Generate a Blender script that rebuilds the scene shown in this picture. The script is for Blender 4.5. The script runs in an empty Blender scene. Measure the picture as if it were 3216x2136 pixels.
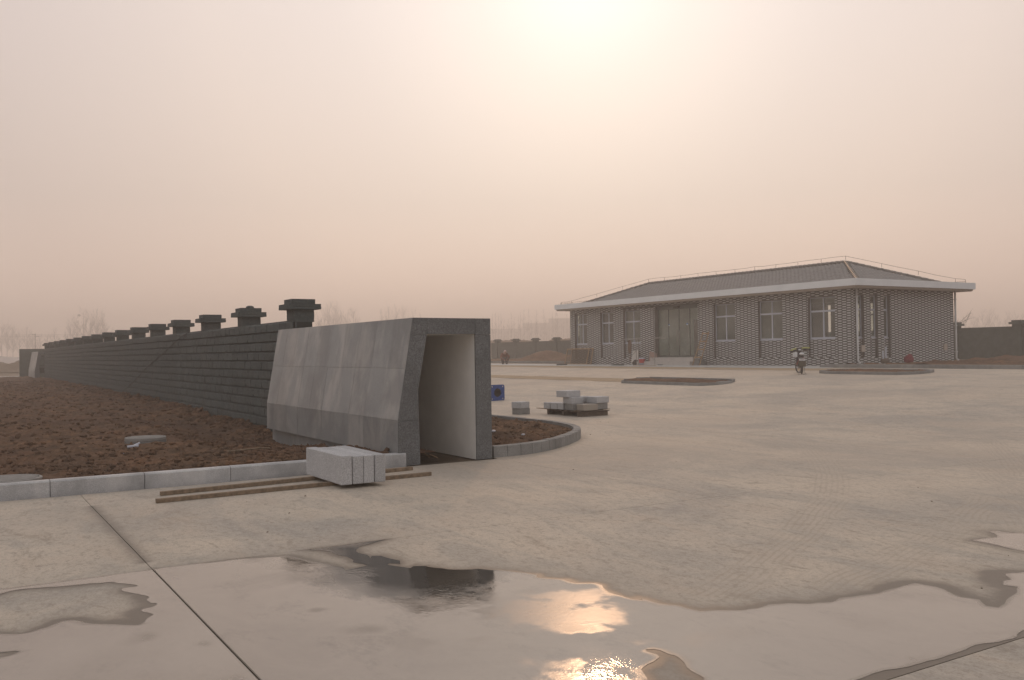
import bpy, bmesh, math, random
import numpy as np
from mathutils import Vector, Matrix, geometry
random.seed(7); rng = np.random.default_rng(11)
R = math.radians
scene = bpy.context.scene
# ------------------------------------------------------------------ camera
EYE = 1.55
YAW, PITCH, ROLL = 0.549436581, 0.0122003, -0.015265041
fw = Vector((math.sin(YAW)*math.cos(PITCH), math.cos(YAW)*math.cos(PITCH), math.sin(PITCH)))
rt = Vector((math.cos(YAW), -math.sin(YAW), 0)); up = rt.cross(fw)
r2 = rt*math.cos(ROLL)+up*math.sin(ROLL); u2 = -rt*math.sin(ROLL)+up*math.cos(ROLL)
cam = bpy.data.cameras.new('camera'); camo = bpy.data.objects.new('camera', cam); scene.collection.objects.link(camo)
cam.sensor_width = 36; cam.lens = 36*2884.45/3216; cam.clip_start = .1; cam.clip_end = 5000
M = Matrix((r2, u2, -fw)).transposed().to_4x4(); M.translation = (0, 0, EYE); camo.matrix_world = M
scene.camera = camo
# ------------------------------------------------------------------ world
SUN_AZ, SUN_EL = R(36.3), R(22.5)            # azimuth from +Y towards +X
sund = Vector((math.sin(SUN_AZ)*math.cos(SUN_EL), math.cos(SUN_AZ)*math.cos(SUN_EL), math.sin(SUN_EL)))
world = bpy.data.worlds.new('World'); scene.world = world; world.use_nodes = True
wt = world.node_tree; wt.nodes.clear()
def wn(t, **k):
    n = wt.nodes.new(t)
    for a, b in k.items(): setattr(n, a, b)
    return n
def wl(a, b): wt.links.new(a, b)
def wramp(src, stops):
    n = wn('ShaderNodeValToRGB'); e = n.color_ramp.elements
    while len(e) < len(stops): e.new(.5)
    for i, (p, c) in enumerate(stops):
        e[i].position = p; e[i].color = (*c, 1) if not isinstance(c, float) else (c, c, c, 1)
    wl(src, n.inputs[0]); return n.outputs[0]
tc = wn('ShaderNodeTexCoord'); nrm = wn('ShaderNodeVectorMath', operation='NORMALIZE'); wl(tc.outputs['Generated'], nrm.inputs[0])
dot = wn('ShaderNodeVectorMath', operation='DOT_PRODUCT'); wl(nrm.outputs[0], dot.inputs[0]); dot.inputs[1].default_value = sund
cl = wn('ShaderNodeClamp'); wl(dot.outputs['Value'], cl.inputs[0]); cl.inputs[1].default_value = -1
ac = wn('ShaderNodeMath', operation='ARCCOSINE'); wl(cl.outputs[0], ac.inputs[0])
an = wn('ShaderNodeMath', operation='DIVIDE'); wl(ac.outputs[0], an.inputs[0]); an.inputs[1].default_value = math.pi   # 0..1 = 0..180 deg
glow = wramp(an.outputs[0], [(0, (.84, .80, .82)), (.035, (.74, .70, .69)), (.08, (.71, .65, .63)), (.12, (.73, .65, .61)), (.19, (.62, .55, .525)), (.3, (.62, .575, .56)), (.55, (.62, .61, .62)), (1, (.58, .58, .60))])
sep = wn('ShaderNodeSeparateXYZ'); wl(nrm.outputs[0], sep.inputs[0])
elr = wramp(sep.outputs['Z'], [(0, (1.28, 1.06, .91)), (.07, (1.20, 1.03, .91)), (.16, (1.02, .945, .88)), (.35, (1.04, 1.01, 1.0)), (.8, (.98, 1.0, 1.03))])
mul = wn('ShaderNodeMix', data_type='RGBA', blend_type='MULTIPLY'); mul.inputs[0].default_value = 1
wl(glow, mul.inputs[6]); wl(elr, mul.inputs[7])
bg1 = wn('ShaderNodeBackground'); wl(mul.outputs[2], bg1.inputs[0]); SKY = bg1.inputs[1]; SKY.default_value = .95
sky = wn('ShaderNodeTexSky', sky_type='NISHITA', sun_disc=False, sun_elevation=SUN_EL, sun_rotation=SUN_AZ, dust_density=8, air_density=1.0, ozone_density=1.0, altitude=50)
bg2 = wn('ShaderNodeBackground'); wl(sky.outputs[0], bg2.inputs[0]); bg2.inputs[1].default_value = .05
mixs = wn('ShaderNodeMixShader'); mixs.inputs[0].default_value = .07
wl(bg1.outputs[0], mixs.inputs[1]); wl(bg2.outputs[0], mixs.inputs[2])
wo = wn('ShaderNodeOutputWorld'); wl(mixs.outputs[0], wo.inputs[0])
# ------------------------------------------------------------------ sun, seen through thick haze
sl = bpy.data.lights.new('sun', 'SUN'); sl.energy = .20; sl.angle = R(2.2); sl.color = (1, .58, .32)
so = bpy.data.objects.new('sun', sl); scene.collection.objects.link(so); so.location = (20, 20, 60)
so.rotation_euler = sund.to_track_quat('Z', 'Y').to_euler()
# ------------------------------------------------------------------ exposure
vs = scene.view_settings; vs.view_transform = 'Standard'; vs.look = 'None'; vs.exposure = .29; vs.gamma = 1; vs.use_curve_mapping = False
cy = scene.cycles; cy.use_denoising = True; cy.max_bounces = 6; cy.diffuse_bounces = 3; cy.glossy_bounces = 3; cy.transmission_bounces = 4
cy.transparent_max_bounces = 12; cy.volume_bounces = 3; cy.sample_clamp_indirect = 6
# ------------------------------------------------------------------ helpers
def smooth(t): t = np.clip(t, 0, 1); return t*t*(3-2*t)
GTOP = .70
def zg(X): return GTOP*smooth((np.asarray(X, float)-13)/15)
def zf(X): return float(zg(X))
def tag(o, label=None, cat=None, group=None, kind=None):
    if label: o['label'] = label
    if cat: o['category'] = cat
    if group: o['group'] = group
    if kind: o['kind'] = kind
    return o
def link(name, data, parent=None, loc=(0, 0, 0), rot=(0, 0, 0)):
    o = bpy.data.objects.new(name, data); scene.collection.objects.link(o)
    o.location = loc; o.rotation_euler = rot
    if parent is not None: o.parent = parent
    return o
def empty(name, loc=(0, 0, 0), rz=0, **k): return tag(link(name, None, None, loc, (0, 0, rz)), **k)
def npmesh(name, V, Fq, mat=None, smooth_=False, mi=None):
    V = np.asarray(V, np.float32); Fq = np.asarray(Fq, np.int32); n = Fq.shape[1]
    me = bpy.data.meshes.new(name); me.vertices.add(len(V)); me.vertices.foreach_set('co', V.ravel())
    me.loops.add(Fq.size); me.loops.foreach_set('vertex_index', Fq.ravel())
    me.polygons.add(len(Fq)); me.polygons.foreach_set('loop_start', np.arange(0, Fq.size, n, dtype=np.int32))
    me.polygons.foreach_set('use_smooth', np.full(len(Fq), bool(smooth_)))
    if mat is not None:
        for m in (mat if isinstance(mat, list) else [mat]): me.materials.append(m)
    if mi is not None: me.polygons.foreach_set('material_index', np.asarray(mi, np.int32))
    me.update(calc_edges=True); return me
class MB:
    def __init__(s): s.v = []; s.f = []; s.m = []
    def add(s, vs_, fs, m=0):
        b = len(s.v); s.v += [tuple(v) for v in vs_]; s.f += [tuple(i+b for i in f) for f in fs]; s.m += [m]*len(fs); return s
    def box(s, x0, x1, y0, y1, z0, z1, m=0, T=None, taper=0):
        vs_ = [(x, y, z) for z in (z0, z1) for x, y in ((x0, y0), (x1, y0), (x1, y1), (x0, y1))]
        if taper:
            cx, cy_ = (x0+x1)/2, (y0+y1)/2
            vs_ = vs_[:4]+[(cx+(a-cx)*taper, cy_+(b-cy_)*taper, c) for a, b, c in vs_[4:]]
        if T is not None: vs_ = [T @ Vector(v) for v in vs_]
        return s.add(vs_, [(3, 2, 1, 0), (4, 5, 6, 7), (0, 1, 5, 4), (1, 2, 6, 5), (2, 3, 7, 6), (3, 0, 4, 7)], m)
    def bbox(s, x0, x1, y0, y1, z0, z1, c=.008, m=0, T=None):      # box with chamfered edges
        bm = bmesh.new(); bmesh.ops.create_cube(bm, size=1)
        for v in bm.verts: v.co = Vector(((x0+x1)/2+v.co.x*(x1-x0), (y0+y1)/2+v.co.y*(y1-y0), (z0+z1)/2+v.co.z*(z1-z0)))
        bmesh.ops.bevel(bm, geom=bm.edges[:], offset=c, segments=1, affect='EDGES')
        bm.verts.index_update()
        vs_ = [(T @ v.co if T is not None else v.co.copy()) for v in bm.verts]; fs = [[v.index for v in f.verts] for f in bm.faces]; bm.free()
        return s.add(vs_, fs, m)
    def prism(s, pts, a0, a1, axis='y', m=0):                        # closed outline swept along an axis
        n = len(pts)
        def P(p, a): return (p[0], a, p[1]) if axis == 'y' else ((a, p[0], p[1]) if axis == 'x' else (p[0], p[1], a))
        vs_ = [P(p, a0) for p in pts]+[P(p, a1) for p in pts]
        return s.add(vs_, [tuple(range(n))[::-1], tuple(range(n, 2*n))]+[(i, (i+1) % n, n+(i+1) % n, n+i) for i in range(n)], m)
    def tube(s, pts, r, n=6, m=0, r1=None, caps=True):
        pts = [Vector(p) for p in pts]; k = len(pts); b = len(s.v); rr = [r+((r1 if r1 is not None else r)-r)*i/max(1, k-1) for i in range(k)]
        for i, p in enumerate(pts):
            d = (pts[min(i+1, k-1)]-pts[max(i-1, 0)]); d = d.normalized() if d.length > 1e-9 else Vector((0, 0, 1))
            a = d.cross(Vector((0, 0, 1)) if abs(d.z) < .9 else Vector((1, 0, 0))).normalized(); c = d.cross(a)
            for j in range(n):
                t = 2*math.pi*j/n; s.v.append(tuple(p+(a*math.cos(t)+c*math.sin(t))*rr[i]))
        for i in range(k-1):
            for j in range(n):
                s.f.append((b+i*n+j, b+i*n+(j+1) % n, b+(i+1)*n+(j+1) % n, b+(i+1)*n+j)); s.m.append(m)
        if caps: s.f += [tuple(b+j for j in range(n))[::-1], tuple(b+(k-1)*n+j for j in range(n))]; s.m += [m, m]
        return s
    def lathe(s, prof, n=16, c=(0, 0, 0), m=0, T=None):
        b = len(s.v)
        for (r, z) in prof:
            for j in range(n):
                t = 2*math.pi*j/n; v = Vector((c[0]+r*math.cos(t), c[1]+r*math.sin(t), c[2]+z)); s.v.append(tuple(T @ v if T is not None else v))
        for i in range(len(prof)-1):
            for j in range(n): s.f.append((b+i*n+j, b+i*n+(j+1) % n, b+(i+1)*n+(j+1) % n, b+(i+1)*n+j)); s.m.append(m)
        return s
    def ell(s, c, r, n=8, k=6, m=0, T=None):
        prof = [(math.sin(math.pi*i/k), -math.cos(math.pi*i/k)) for i in range(k+1)]; b = len(s.v)
        for (q, z) in prof:
            for j in range(n):
                t = 2*math.pi*j/n; v = Vector((q*math.cos(t)*r[0], q*math.sin(t)*r[1], z*r[2]))
                if T is not None: v = T @ v
                s.v.append(tuple(v+Vector(c)))
        for i in range(k):
            for j in range(n): s.f.append((b+i*n+j, b+i*n+(j+1) % n, b+(i+1)*n+(j+1) % n, b+(i+1)*n+j)); s.m.append(m)
        return s
    def mesh(s, name, mat, sm=False):
        me = bpy.data.meshes.new(name); me.from_pydata(s.v, [], s.f)
        for m in (mat if isinstance(mat, (list, tuple)) else [mat]): me.materials.append(m)
        if any(s.m): me.polygons.foreach_set('material_index', s.m)
        if sm: me.polygons.foreach_set('use_smooth', [True]*len(me.polygons))
        me.update(); return me
    def ob(s, name, mat, parent=None, loc=(0, 0, 0), rot=(0, 0, 0), sm=False, **k): return tag(link(name, s.mesh(name, mat, sm), parent, loc, rot), **k)
# value noise, vectorised
_perm = rng.permutation(4096)
def _h(ix, iy, s): return (_perm[(ix*374761+iy*668265+s*9137) & 4095] / 4095.0)
def vnoise(x, y, s=0):
    ix = np.floor(x).astype(np.int64); iy = np.floor(y).astype(np.int64); fx = x-ix; fy = y-iy; fx = fx*fx*(3-2*fx); fy = fy*fy*(3-2*fy)
    return (_h(ix, iy, s)*(1-fx)+_h(ix+1, iy, s)*fx)*(1-fy)+(_h(ix, iy+1, s)*(1-fx)+_h(ix+1, iy+1, s)*fx)*fy
def fbm(x, y, o=4, s=0):
    a = 1.; t = 0.; w = 0.
    for i in range(o): t = t+a*vnoise(x*2**i+17.3*i, y*2**i-9.1*i, s+i); w += a; a *= .55
    return t/w
def grid(xs, ys, zfun):
    X, Y = np.meshgrid(xs, ys, indexing='ij'); Z = zfun(X, Y)
    V = np.stack([X, Y, Z], -1).reshape(-1, 3); nx, ny = len(xs), len(ys)
    i = (np.arange(nx-1)[:, None]*ny+np.arange(ny-1)[None, :]).ravel()
    return V, np.stack([i, i+ny, i+ny+1, i+1], -1)
# ------------------------------------------------------------------ materials
class Mat:
    def __init__(s, name, rough=.8, spec=.4):
        s.m = bpy.data.materials.new(name); s.m.use_nodes = True; s.t = s.m.node_tree; s.n = s.t.nodes
        s.p = s.n['Principled BSDF']; s.p.inputs['Roughness'].default_value = rough; s.p.inputs['Specular IOR Level'].default_value = spec
        s.co = None
    def N(s, t, **k):
        n = s.n.new(t)
        for a, b in k.items(): setattr(n, a, b)
        return n
    def L(s, a, b): s.t.links.new(a, b)
    def coord(s, obj=False):
        if s.co is None:
            if obj: s.co = s.N('ShaderNodeTexCoord').outputs['Object']
            else: s.co = s.N('ShaderNodeNewGeometry').outputs['Position']
        return s.co
    def noise(s, scale, detail=4, rough=.6, st=(1, 1, 1), off=(0, 0, 0), rot=0, dist=0):
        mp = s.N('ShaderNodeMapping'); mp.inputs['Scale'].default_value = st; mp.inputs['Location'].default_value = off; mp.inputs['Rotation'].default_value = (0, 0, rot)
        s.L(s.coord(), mp.inputs[0]); n = s.N('ShaderNodeTexNoise'); n.inputs['Scale'].default_value = scale; n.inputs['Detail'].default_value = detail
        n.inputs['Roughness'].default_value = rough; n.inputs['Distortion'].default_value = dist; s.L(mp.outputs[0], n.inputs[0]); return n.outputs[0]
    def ramp(s, src, stops):
        n = s.N('ShaderNodeValToRGB'); e = n.color_ramp.elements
        while len(e) < len(stops): e.new(.5)
        for i, (p, c) in enumerate(stops): e[i].position = p; e[i].color = (c, c, c, 1) if isinstance(c, (int, float)) else (*c, 1)
        s.L(src, n.inputs[0]); return n.outputs[0]
    def mix(s, f, a, b, mode='MIX'):
        n = s.N('ShaderNodeMix', data_type='RGBA', blend_type=mode)
        for k, x in ((0, f), (6, a), (7, b)):
            if isinstance(x, (int, float)): n.inputs[k].default_value = x if k == 0 else (x, x, x, 1)
            elif isinstance(x, tuple): n.inputs[k].default_value = (*x, 1)
            else: s.L(x, n.inputs[k])
        return n.outputs[2]
    def math(s, op, a, b=0, c=None):
        n = s.N('ShaderNodeMath', operation=op)
        for k, x in enumerate((a, b) if c is None else (a, b, c)):
            if isinstance(x, (int, float)): n.inputs[k].default_value = x
            else: s.L(x, n.inputs[k])
        return n.outputs[0]
    def attr(s, name): n = s.N('ShaderNodeAttribute', attribute_name=name); return n.outputs['Fac']
    def rand(s): return s.N('ShaderNodeObjectInfo').outputs['Random']
    def col(s, c):
        if isinstance(c, tuple): s.p.inputs['Base Color'].default_value = (*c, 1)
        else: s.L(c, s.p.inputs['Base Color'])
        return s
    def rough(s, r): s.L(r, s.p.inputs['Roughness']); return s
    def bump(s, h, strength=.3, dist=.01):
        n = s.N('ShaderNodeBump'); n.inputs['Strength'].default_value = strength; n.inputs['Distance'].default_value = dist; s.L(h, n.inputs['Height'])
        s.L(n.outputs[0], s.p.inputs['Normal']); return s
def simple(name, c, rough=.7, var=.12, scale=6, bump=0, spec=.4, metal=0):
    m = Mat(name, rough, spec); lo = tuple(x*(1-var) for x in c); hi = tuple(min(1, x*(1+var)) for x in c)
    n = m.noise(scale, 5); m.col(m.ramp(n, [(.3, lo), (.7, hi)])); m.p.inputs['Metallic'].default_value = metal
    if bump: m.bump(m.noise(scale*4, 4), bump, .01)
    return m.m
# concrete yard
def concrete():
    m = Mat('yard_concrete', .75, .4)
    big = m.noise(.35, 5, .62, dist=.6); mid = m.noise(1.6, 6, .68, st=(1, .35, 1), rot=R(-38), dist=.8); fine = m.noise(14, 6, .7, st=(1, .5, 1), rot=R(-38)); sp = m.noise(70, 3, .7)
    c = m.ramp(big, [(.38, (.355, .322, .278)), (.5, (.46, .405, .333)), (.62, (.54, .465, .37))])
    c = m.mix(m.ramp(mid, [(.50, 0), (.62, .55)]), c, (.29, .275, .245))
    c = m.mix(m.ramp(mid, [(.36, .7), (.46, 0)]), c, (.46, .385, .305))
    c = m.mix(m.ramp(fine, [(.36, .55), (.47, 0)]), c, (.23, .20, .165))
    c = m.mix(m.ramp(fine, [(.54, 0), (.66, .4)]), c, (.50, .45, .39))
    c = m.mix(m.ramp(m.noise(2.7, 7, .75, off=(5, 3, 0), st=(1, .4, 1), rot=R(-38), dist=1.2), [(.56, 0), (.66, .55)]), c, (.235, .20, .155))
    # fine dirt specks and small pits
    c = m.mix(m.ramp(m.noise(38, 3, .8, off=(9, 1, 0), st=(1, .6, 1)), [(.64, 0), (.70, .6)]), c, (.17, .135, .10))
    c = m.mix(m.ramp(sp, [(.36, .4), (.5, 0)]), c, (.22, .19, .155)); gr = m.noise(30, 5, .8, off=(2, 7, 0), st=(1, .6, 1), rot=R(-38)); c = m.mix(m.ramp(gr, [(.38, .5), (.48, 0)]), c, (.24, .205, .165)); c = m.mix(m.ramp(gr, [(.54, 0), (.64, .4)]), c, (.54, .48, .40))
    tan = m.noise(.12, 3, .6, off=(3, 8, 0)); c = m.mix(m.ramp(tan, [(.42, 0), (.58, .35)]), c, (.44, .36, .28))
    # darker joints where dust gathers
    # tyre marks: signed distance across the track
    trk = m.attr('trk'); rib = m.math('SINE', m.math('MULTIPLY', m.math('ADD', trk, m.math('MULTIPLY', m.noise(1.2, 4), .16)), 105.))
    band = m.ramp(m.math('ABSOLUTE', trk), [(.0, 1), (.17, .9), (.24, 0)])
    brk = m.ramp(m.noise(1.8, 7, .75), [(.40, 0), (.58, 1)])
    f = m.math('MULTIPLY', m.math('MULTIPLY', m.ramp(rib, [(.0, .2), (.95, .6)]), band), brk); c = m.mix(f, c, (.235, .19, .135))
    f2 = m.math('MULTIPLY', m.math('MULTIPLY', band, brk), .35); c = m.mix(f2, c, (.50, .44, .37))
    # damp fringe beside standing water
    wet = m.math('ADD', m.attr('wet'), m.math('MULTIPLY', m.math('SUBTRACT', m.noise(7, 5, .7), .5), .10))
    dm = m.ramp(wet, [(.0, .28), (.35, .06), (.6, 0)]); c = m.mix(dm, c, (.26, .235, .195))
    fr = m.ramp(wet, [(.0, 1), (.022, .85), (.055, .35), (.13, .0)]); c = m.mix(m.math('MULTIPLY', fr, .92), c, (.085, .066, .045))
    m.col(c); m.rough(m.math('SUBTRACT', .74, m.math('MULTIPLY', fr, .35)))
    m.bump(m.math('ADD', m.math('MULTIPLY', fine, .7), m.math('MULTIPLY', sp, .35)), .35, .004)
    return m.m
M_CONC = concrete()
def puddle_mat():
    m = Mat('standing_water', .02, .5); m.p.inputs['IOR'].default_value = 1.6
    sh = m.attr('shallow')                        # 1 = film so thin that the mud shows
    n1 = m.noise(.9, 5, .65, dist=.8); n2 = m.noise(3.2, 6, .72, st=(1, .55, 1), rot=R(-38)); sn = m.math('ADD', sh, m.math('MULTIPLY', m.math('SUBTRACT', n2, .5), .7))
    c = m.ramp(n1, [(.3, (.19, .158, .127)), (.7, (.255, .214, .172))])
    c = m.mix(m.ramp(sn, [(.35, 0), (.75, .9)]), c, (.135, .108, .078))
    c = m.mix(m.ramp(n2, [(.30, .5), (.46, 0)]), c, (.085, .07, .055))
    c = m.mix(m.ramp(m.noise(45, 3, .8), [(.71, 0), (.77, .7)]), c, (.09, .07, .05))
    dry = m.math('ADD', m.attr('dry'), m.math('MULTIPLY', m.math('SUBTRACT', n2, .5), .5))
    refl_dark = m.math('MULTIPLY', m.attr('clear'), 1.5); c = m.mix(m.math('MULTIPLY', m.ramp(m.math('ADD', refl_dark, m.math('MULTIPLY', m.math('SUBTRACT', n2, .5), 1.1)), [(.35, 0), (.6, 1)]), .9), c, (.040, .036, .031)); df = m.ramp(dry, [(.3, 0), (.8, 1)]); c = m.mix(m.math('MULTIPLY', df, .85), c, (.29, .25, .205))  # dark reflection of the gate housing, painted into the water's base colour
    m.col(c)
    ro = m.math('ADD', m.math('MULTIPLY', m.ramp(sn, [(.35, 0), (.8, 1)]), .20), m.math('MULTIPLY', df, .10))
    ro = m.math('ADD', ro, m.math('MULTIPLY', m.ramp(m.noise(1.3, 4, .6, off=(2, 5, 0)), [(.50, 0), (.60, 1)]), m.math('ADD', .06, m.math('MINIMUM', m.math('MULTIPLY', m.attr('rip'), 2.2), .34)))); ro = m.math('MULTIPLY', ro, m.math('SUBTRACT', 1, m.math('MINIMUM', m.attr('clear'), 1))); m.rough(m.math('ADD', ro, .012))
    rip = m.attr('rip'); b1 = m.N('ShaderNodeBump'); b1.inputs['Strength'].default_value = 1; b1.inputs['Distance'].default_value = .0022
    rp = m.N('ShaderNodeTexVoronoi'); mp = m.N('ShaderNodeMapping'); m.L(m.coord(), mp.inputs[0]); mp.inputs['Rotation'].default_value = (0, 0, R(-36)); mp.inputs['Scale'].default_value = (1, .6, 1)
    m.L(mp.outputs[0], rp.inputs[0]); rp.inputs['Scale'].default_value = 75; rp.feature = 'SMOOTH_F1'
    msk = m.ramp(m.noise(5.5, 5, .75, off=(4, 4, 0)), [(.40, .08), (.55, 1)]); hh = m.math('MULTIPLY', m.math('MULTIPLY', m.math('ADD', rp.outputs['Distance'], m.math('MULTIPLY', m.noise(22, 4), .8)), rip), msk)
    hh = m.math('ADD', hh, m.math('MULTIPLY', m.noise(6, 2), .05)); m.L(hh, b1.inputs['Height']); m.L(b1.outputs[0], m.p.inputs['Normal'])
    return m.m
M_WATER = puddle_mat()
def soil_mat():
    m = Mat('turned_soil', .95, .2)
    n1 = m.noise(1.1, 5, .65); n2 = m.noise(7, 6, .7); n3 = m.noise(38, 4, .7)
    c = m.ramp(n1, [(.3, (.085, .056, .036)), (.5, (.140, .083, .049)), (.68, (.205, .110, .060))])
    c = m.mix(m.ramp(n2, [(.35, .7), (.5, 0)]), c, (.062, .044, .032)); c = m.mix(m.ramp(n2, [(.53, 0), (.68, .7)]), c, (.26, .155, .09))
    c = m.mix(m.ramp(n3, [(.3, .5), (.45, 0)]), c, (.05, .033, .023)); c = m.mix(m.ramp(n3, [(.62, 0), (.75, .5)]), c, (.26, .18, .12))
    c = m.mix(m.ramp(m.noise(.25, 3), [(.4, 0), (.6, .5)]), c, (.095, .058, .042))
    m.col(c); m.bump(m.math('ADD', n2, n3), .8, .03); return m.m
M_SOIL = soil_mat()
def granite(name, base, speck=.5, rough=.75, scale=160, blot=.15, tint=(1, 1, 1.02), bump=.3, streak=0):
    m = Mat(name, rough, .4); B = lambda k: tuple(base*k*t for t in tint)
    g = m.noise(scale, 2, .8); g2 = m.noise(scale*.45, 3, .8, off=(3, 3, 3)); b = m.noise(2.2, 5, .7); 
    c = m.ramp(g, [(.32, B(1-speck)), (.5, B(1)), (.68, B(1+speck))]); c = m.mix(m.ramp(g2, [(.6, 0), (.72, .5)]), c, B(1+1.4*speck))
    c = m.mix(m.ramp(b, [(.3, blot*2), (.6, 0)]), c, B(.62))
    if streak:
        s1 = m.noise(1.5, 5, .6, st=(1, 1.1, .6), dist=.5); s2 = m.noise(1.1, 4, .6, off=(7, 2, 1)); s3 = m.noise(3.5, 5, .7, st=(1, 1.4, .35), off=(1, 9, 0))
        c = m.mix(m.ramp(s1, [(.48, 0), (.60, streak)]), c, tuple(base*1.38*t for t in (1.0, .97, .93))); c = m.mix(m.ramp(s2, [(.38, streak), (.5, 0)]), c, B(.70))  # pale blotches: on the housing panels, sky reflection painted into the colour
        c = m.mix(m.ramp(s3, [(.32, streak*.8), (.46, 0)]), c, B(.7)); m.rough(m.ramp(s1, [(.3, rough), (.7, rough*.7)]))
    c = m.mix(1, c, m.ramp(m.rand(), [(0, .90), (1, 1.08)]), 'MULTIPLY')
    m.col(c); m.bump(m.math('ADD', g, g2), bump, .004); return m.m
M_GRF = granite('bush_hammered_granite', .155, .55, .8, 75, .3, (.97, 1.0, 1.01), .6)
M_GRP = granite('honed_granite_panel', .255, .22, .42, 90, .12, (.95, .99, 1.0), .1, .7)
M_GRL = granite('sawn_light_granite', .42, .38, .75, 85, .18, (1, 1, 1.01), .2)
M_KERB = granite('kerb_granite', .46, .28, .7, 110, .42, (1, 1, 1.0), .3, .35)
M_KERBD = granite('weathered_kerb_granite', .25, .3, .8, 110, .4, (1, .99, .95), .3)
def splitstone():
    m = Mat('split_faced_stone', .8, .35); n1 = m.noise(22, 6, .75, dist=.5); n2 = m.noise(90, 4, .7); r = m.rand()
    c = m.ramp(n1, [(.3, (.042, .053, .053)), (.55, (.070, .083, .081)), (.75, (.105, .118, .114))])
    c = m.mix(1, c, m.ramp(r, [(0, .86), (1, 1.14)]), 'MULTIPLY'); c = m.mix(m.ramp(m.noise(.8, 4), [(.5, 0), (.7, .3)]), c, (.095, .09, .078))
    m.col(c); m.bump(m.math('ADD', n1, m.math('MULTIPLY', n2, .5)), .55, .012); return m.m
M_SPLIT = splitstone()
M_SPLITB = simple('dark_stone_backing', (.028, .032, .03), .9, .2, 9)
M_FARWALL = simple('far_wall_stone', (.085, .098, .088), .85, .22, 3, .4)
M_PLAST = simple('white_plaster', (.78, .76, .72), .85, .06, 2.5, .15)
M_SOOT = simple('grey_cement_render', (.30, .29, .27), .9, .15, 2)
M_WOOD = simple('weathered_timber', (.20, .145, .095), .8, .35, 18, .4)
M_WOODF = simple('fresh_pine', (.33, .22, .13), .75, .2, 14, .2)
M_WOODD = simple('dark_pallet_wood', (.095, .072, .055), .85, .3, 14, .3)
M_WHITEM = simple('white_pvc', (.46, .48, .54), .35, .04, 3)
M_FASC = simple('grey_white_fascia', (.70, .72, .73), .6, .05, 1.2)
M_SOFF = simple('beige_soffit', (.40, .34, .29), .8, .06, 1.5)
M_TW = simple('white_glazed_tile', (.47, .47, .46), .45, .12, 20)
M_TMID = simple('mid_grey_tile', (.145, .138, .132), .6, .2, 4)
M_MH = simple('manhole_concrete', (.27, .26, .245), .85, .15, 8, .2)
M_PIPE = simple('white_downpipe', (.55, .55, .54), .5, .05, 3)
M_MET = simple('galvanised_steel', (.30, .28, .26), .45, .15, 10, 0, .5, .6)
M_RUST = simple('rusty_steel', (.12, .075, .05), .8, .3, 14)
M_BLK = simple('black_rubber', (.02, .02, .02), .7, .2, 10)
M_SAND = simple('sand_infill', (.34, .255, .165), .95, .16, 1.3, .5)
M_APRON = simple('pale_apron_concrete', (.45, .445, .42), .85, .1, 1.1, .2)
def tiledark():
    m = Mat('dark_glazed_tile', .55, .4); n = m.noise(3.2, 2, .5, st=(1, 1, 3)); f = m.noise(30, 3)
    c = m.ramp(n, [(.35, (.052, .050, .048)), (.55, (.082, .077, .074)), (.7, (.11, .104, .10))]); c = m.mix(m.ramp(f, [(.4, .3), (.6, 0)]), c, (.09, .08, .075)); m.col(c); return m.m
M_TD = tiledark()
def rooftile():
    m = Mat('grey_roof_tile', .33, .7); n = m.noise(5, 4); c = m.ramp(n, [(.3, (.165, .152, .142)), (.7, (.235, .218, .205))]); c = m.mix(1, c, m.ramp(m.rand(), [(0, .9), (1, 1.1)]), 'MULTIPLY'); m.col(c); return m.m
M_ROOF = rooftile()
def glass(name='window_glass', tint=(.86, .92, .88), gl=.0):
    m = bpy.data.materials.new(name); m.use_nodes = True; t = m.node_tree; t.nodes.clear()
    tr = t.nodes.new('ShaderNodeBsdfTransparent'); tr.inputs[0].default_value = (*tint, 1); gs = t.nodes.new('ShaderNodeBsdfGlossy'); gs.inputs['Roughness'].default_value = .03
    df = t.nodes.new('ShaderNodeBsdfDiffuse'); df.inputs[0].default_value = (.50, .51, .47, 1)
    no = t.nodes.new('ShaderNodeTexNoise'); no.inputs['Scale'].default_value = 1.3; no.inputs['Detail'].default_value = 5; ge = t.nodes.new('ShaderNodeNewGeometry'); t.links.new(ge.outputs['Position'], no.inputs[0])
    mr = t.nodes.new('ShaderNodeMapRange'); mr.inputs['From Min'].default_value = .3; mr.inputs['From Max'].default_value = .75; mr.inputs['To Min'].default_value = gl*.5; mr.inputs['To Max'].default_value = gl*1.5; t.links.new(no.outputs[0], mr.inputs[0])
    md = t.nodes.new('ShaderNodeMixShader'); t.links.new(mr.outputs[0], md.inputs[0]); t.links.new(tr.outputs[0], md.inputs[1]); t.links.new(df.outputs[0], md.inputs[2])
    lw = t.nodes.new('ShaderNodeLayerWeight'); lw.inputs[0].default_value = .5; pw = t.nodes.new('ShaderNodeMath'); pw.operation = 'POWER'; pw.inputs[1].default_value = 4; t.links.new(lw.outputs['Facing'], pw.inputs[0]); fr = t.nodes.new('ShaderNodeMath'); fr.operation = 'MULTIPLY_ADD'; fr.inputs[1].default_value = .9; fr.inputs[2].default_value = .05; t.links.new(pw.outputs[0], fr.inputs[0]); mx = t.nodes.new('ShaderNodeMixShader'); t.links.new(fr.outputs[0], mx.inputs[0]); t.links.new(md.outputs[0], mx.inputs[1]); t.links.new(gs.outputs[0], mx.inputs[2])
    o = t.nodes.new('ShaderNodeOutputMaterial'); t.links.new(mx.outputs[0], o.inputs[0]); return m
M_GLASS = glass(gl=.22)
M_TWIG = simple('bare_bark', (.085, .075, .068), .9, .2, 2)
M_FIELD = simple('winter_field', (.17, .125, .085), .95, .25, .08)
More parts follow.
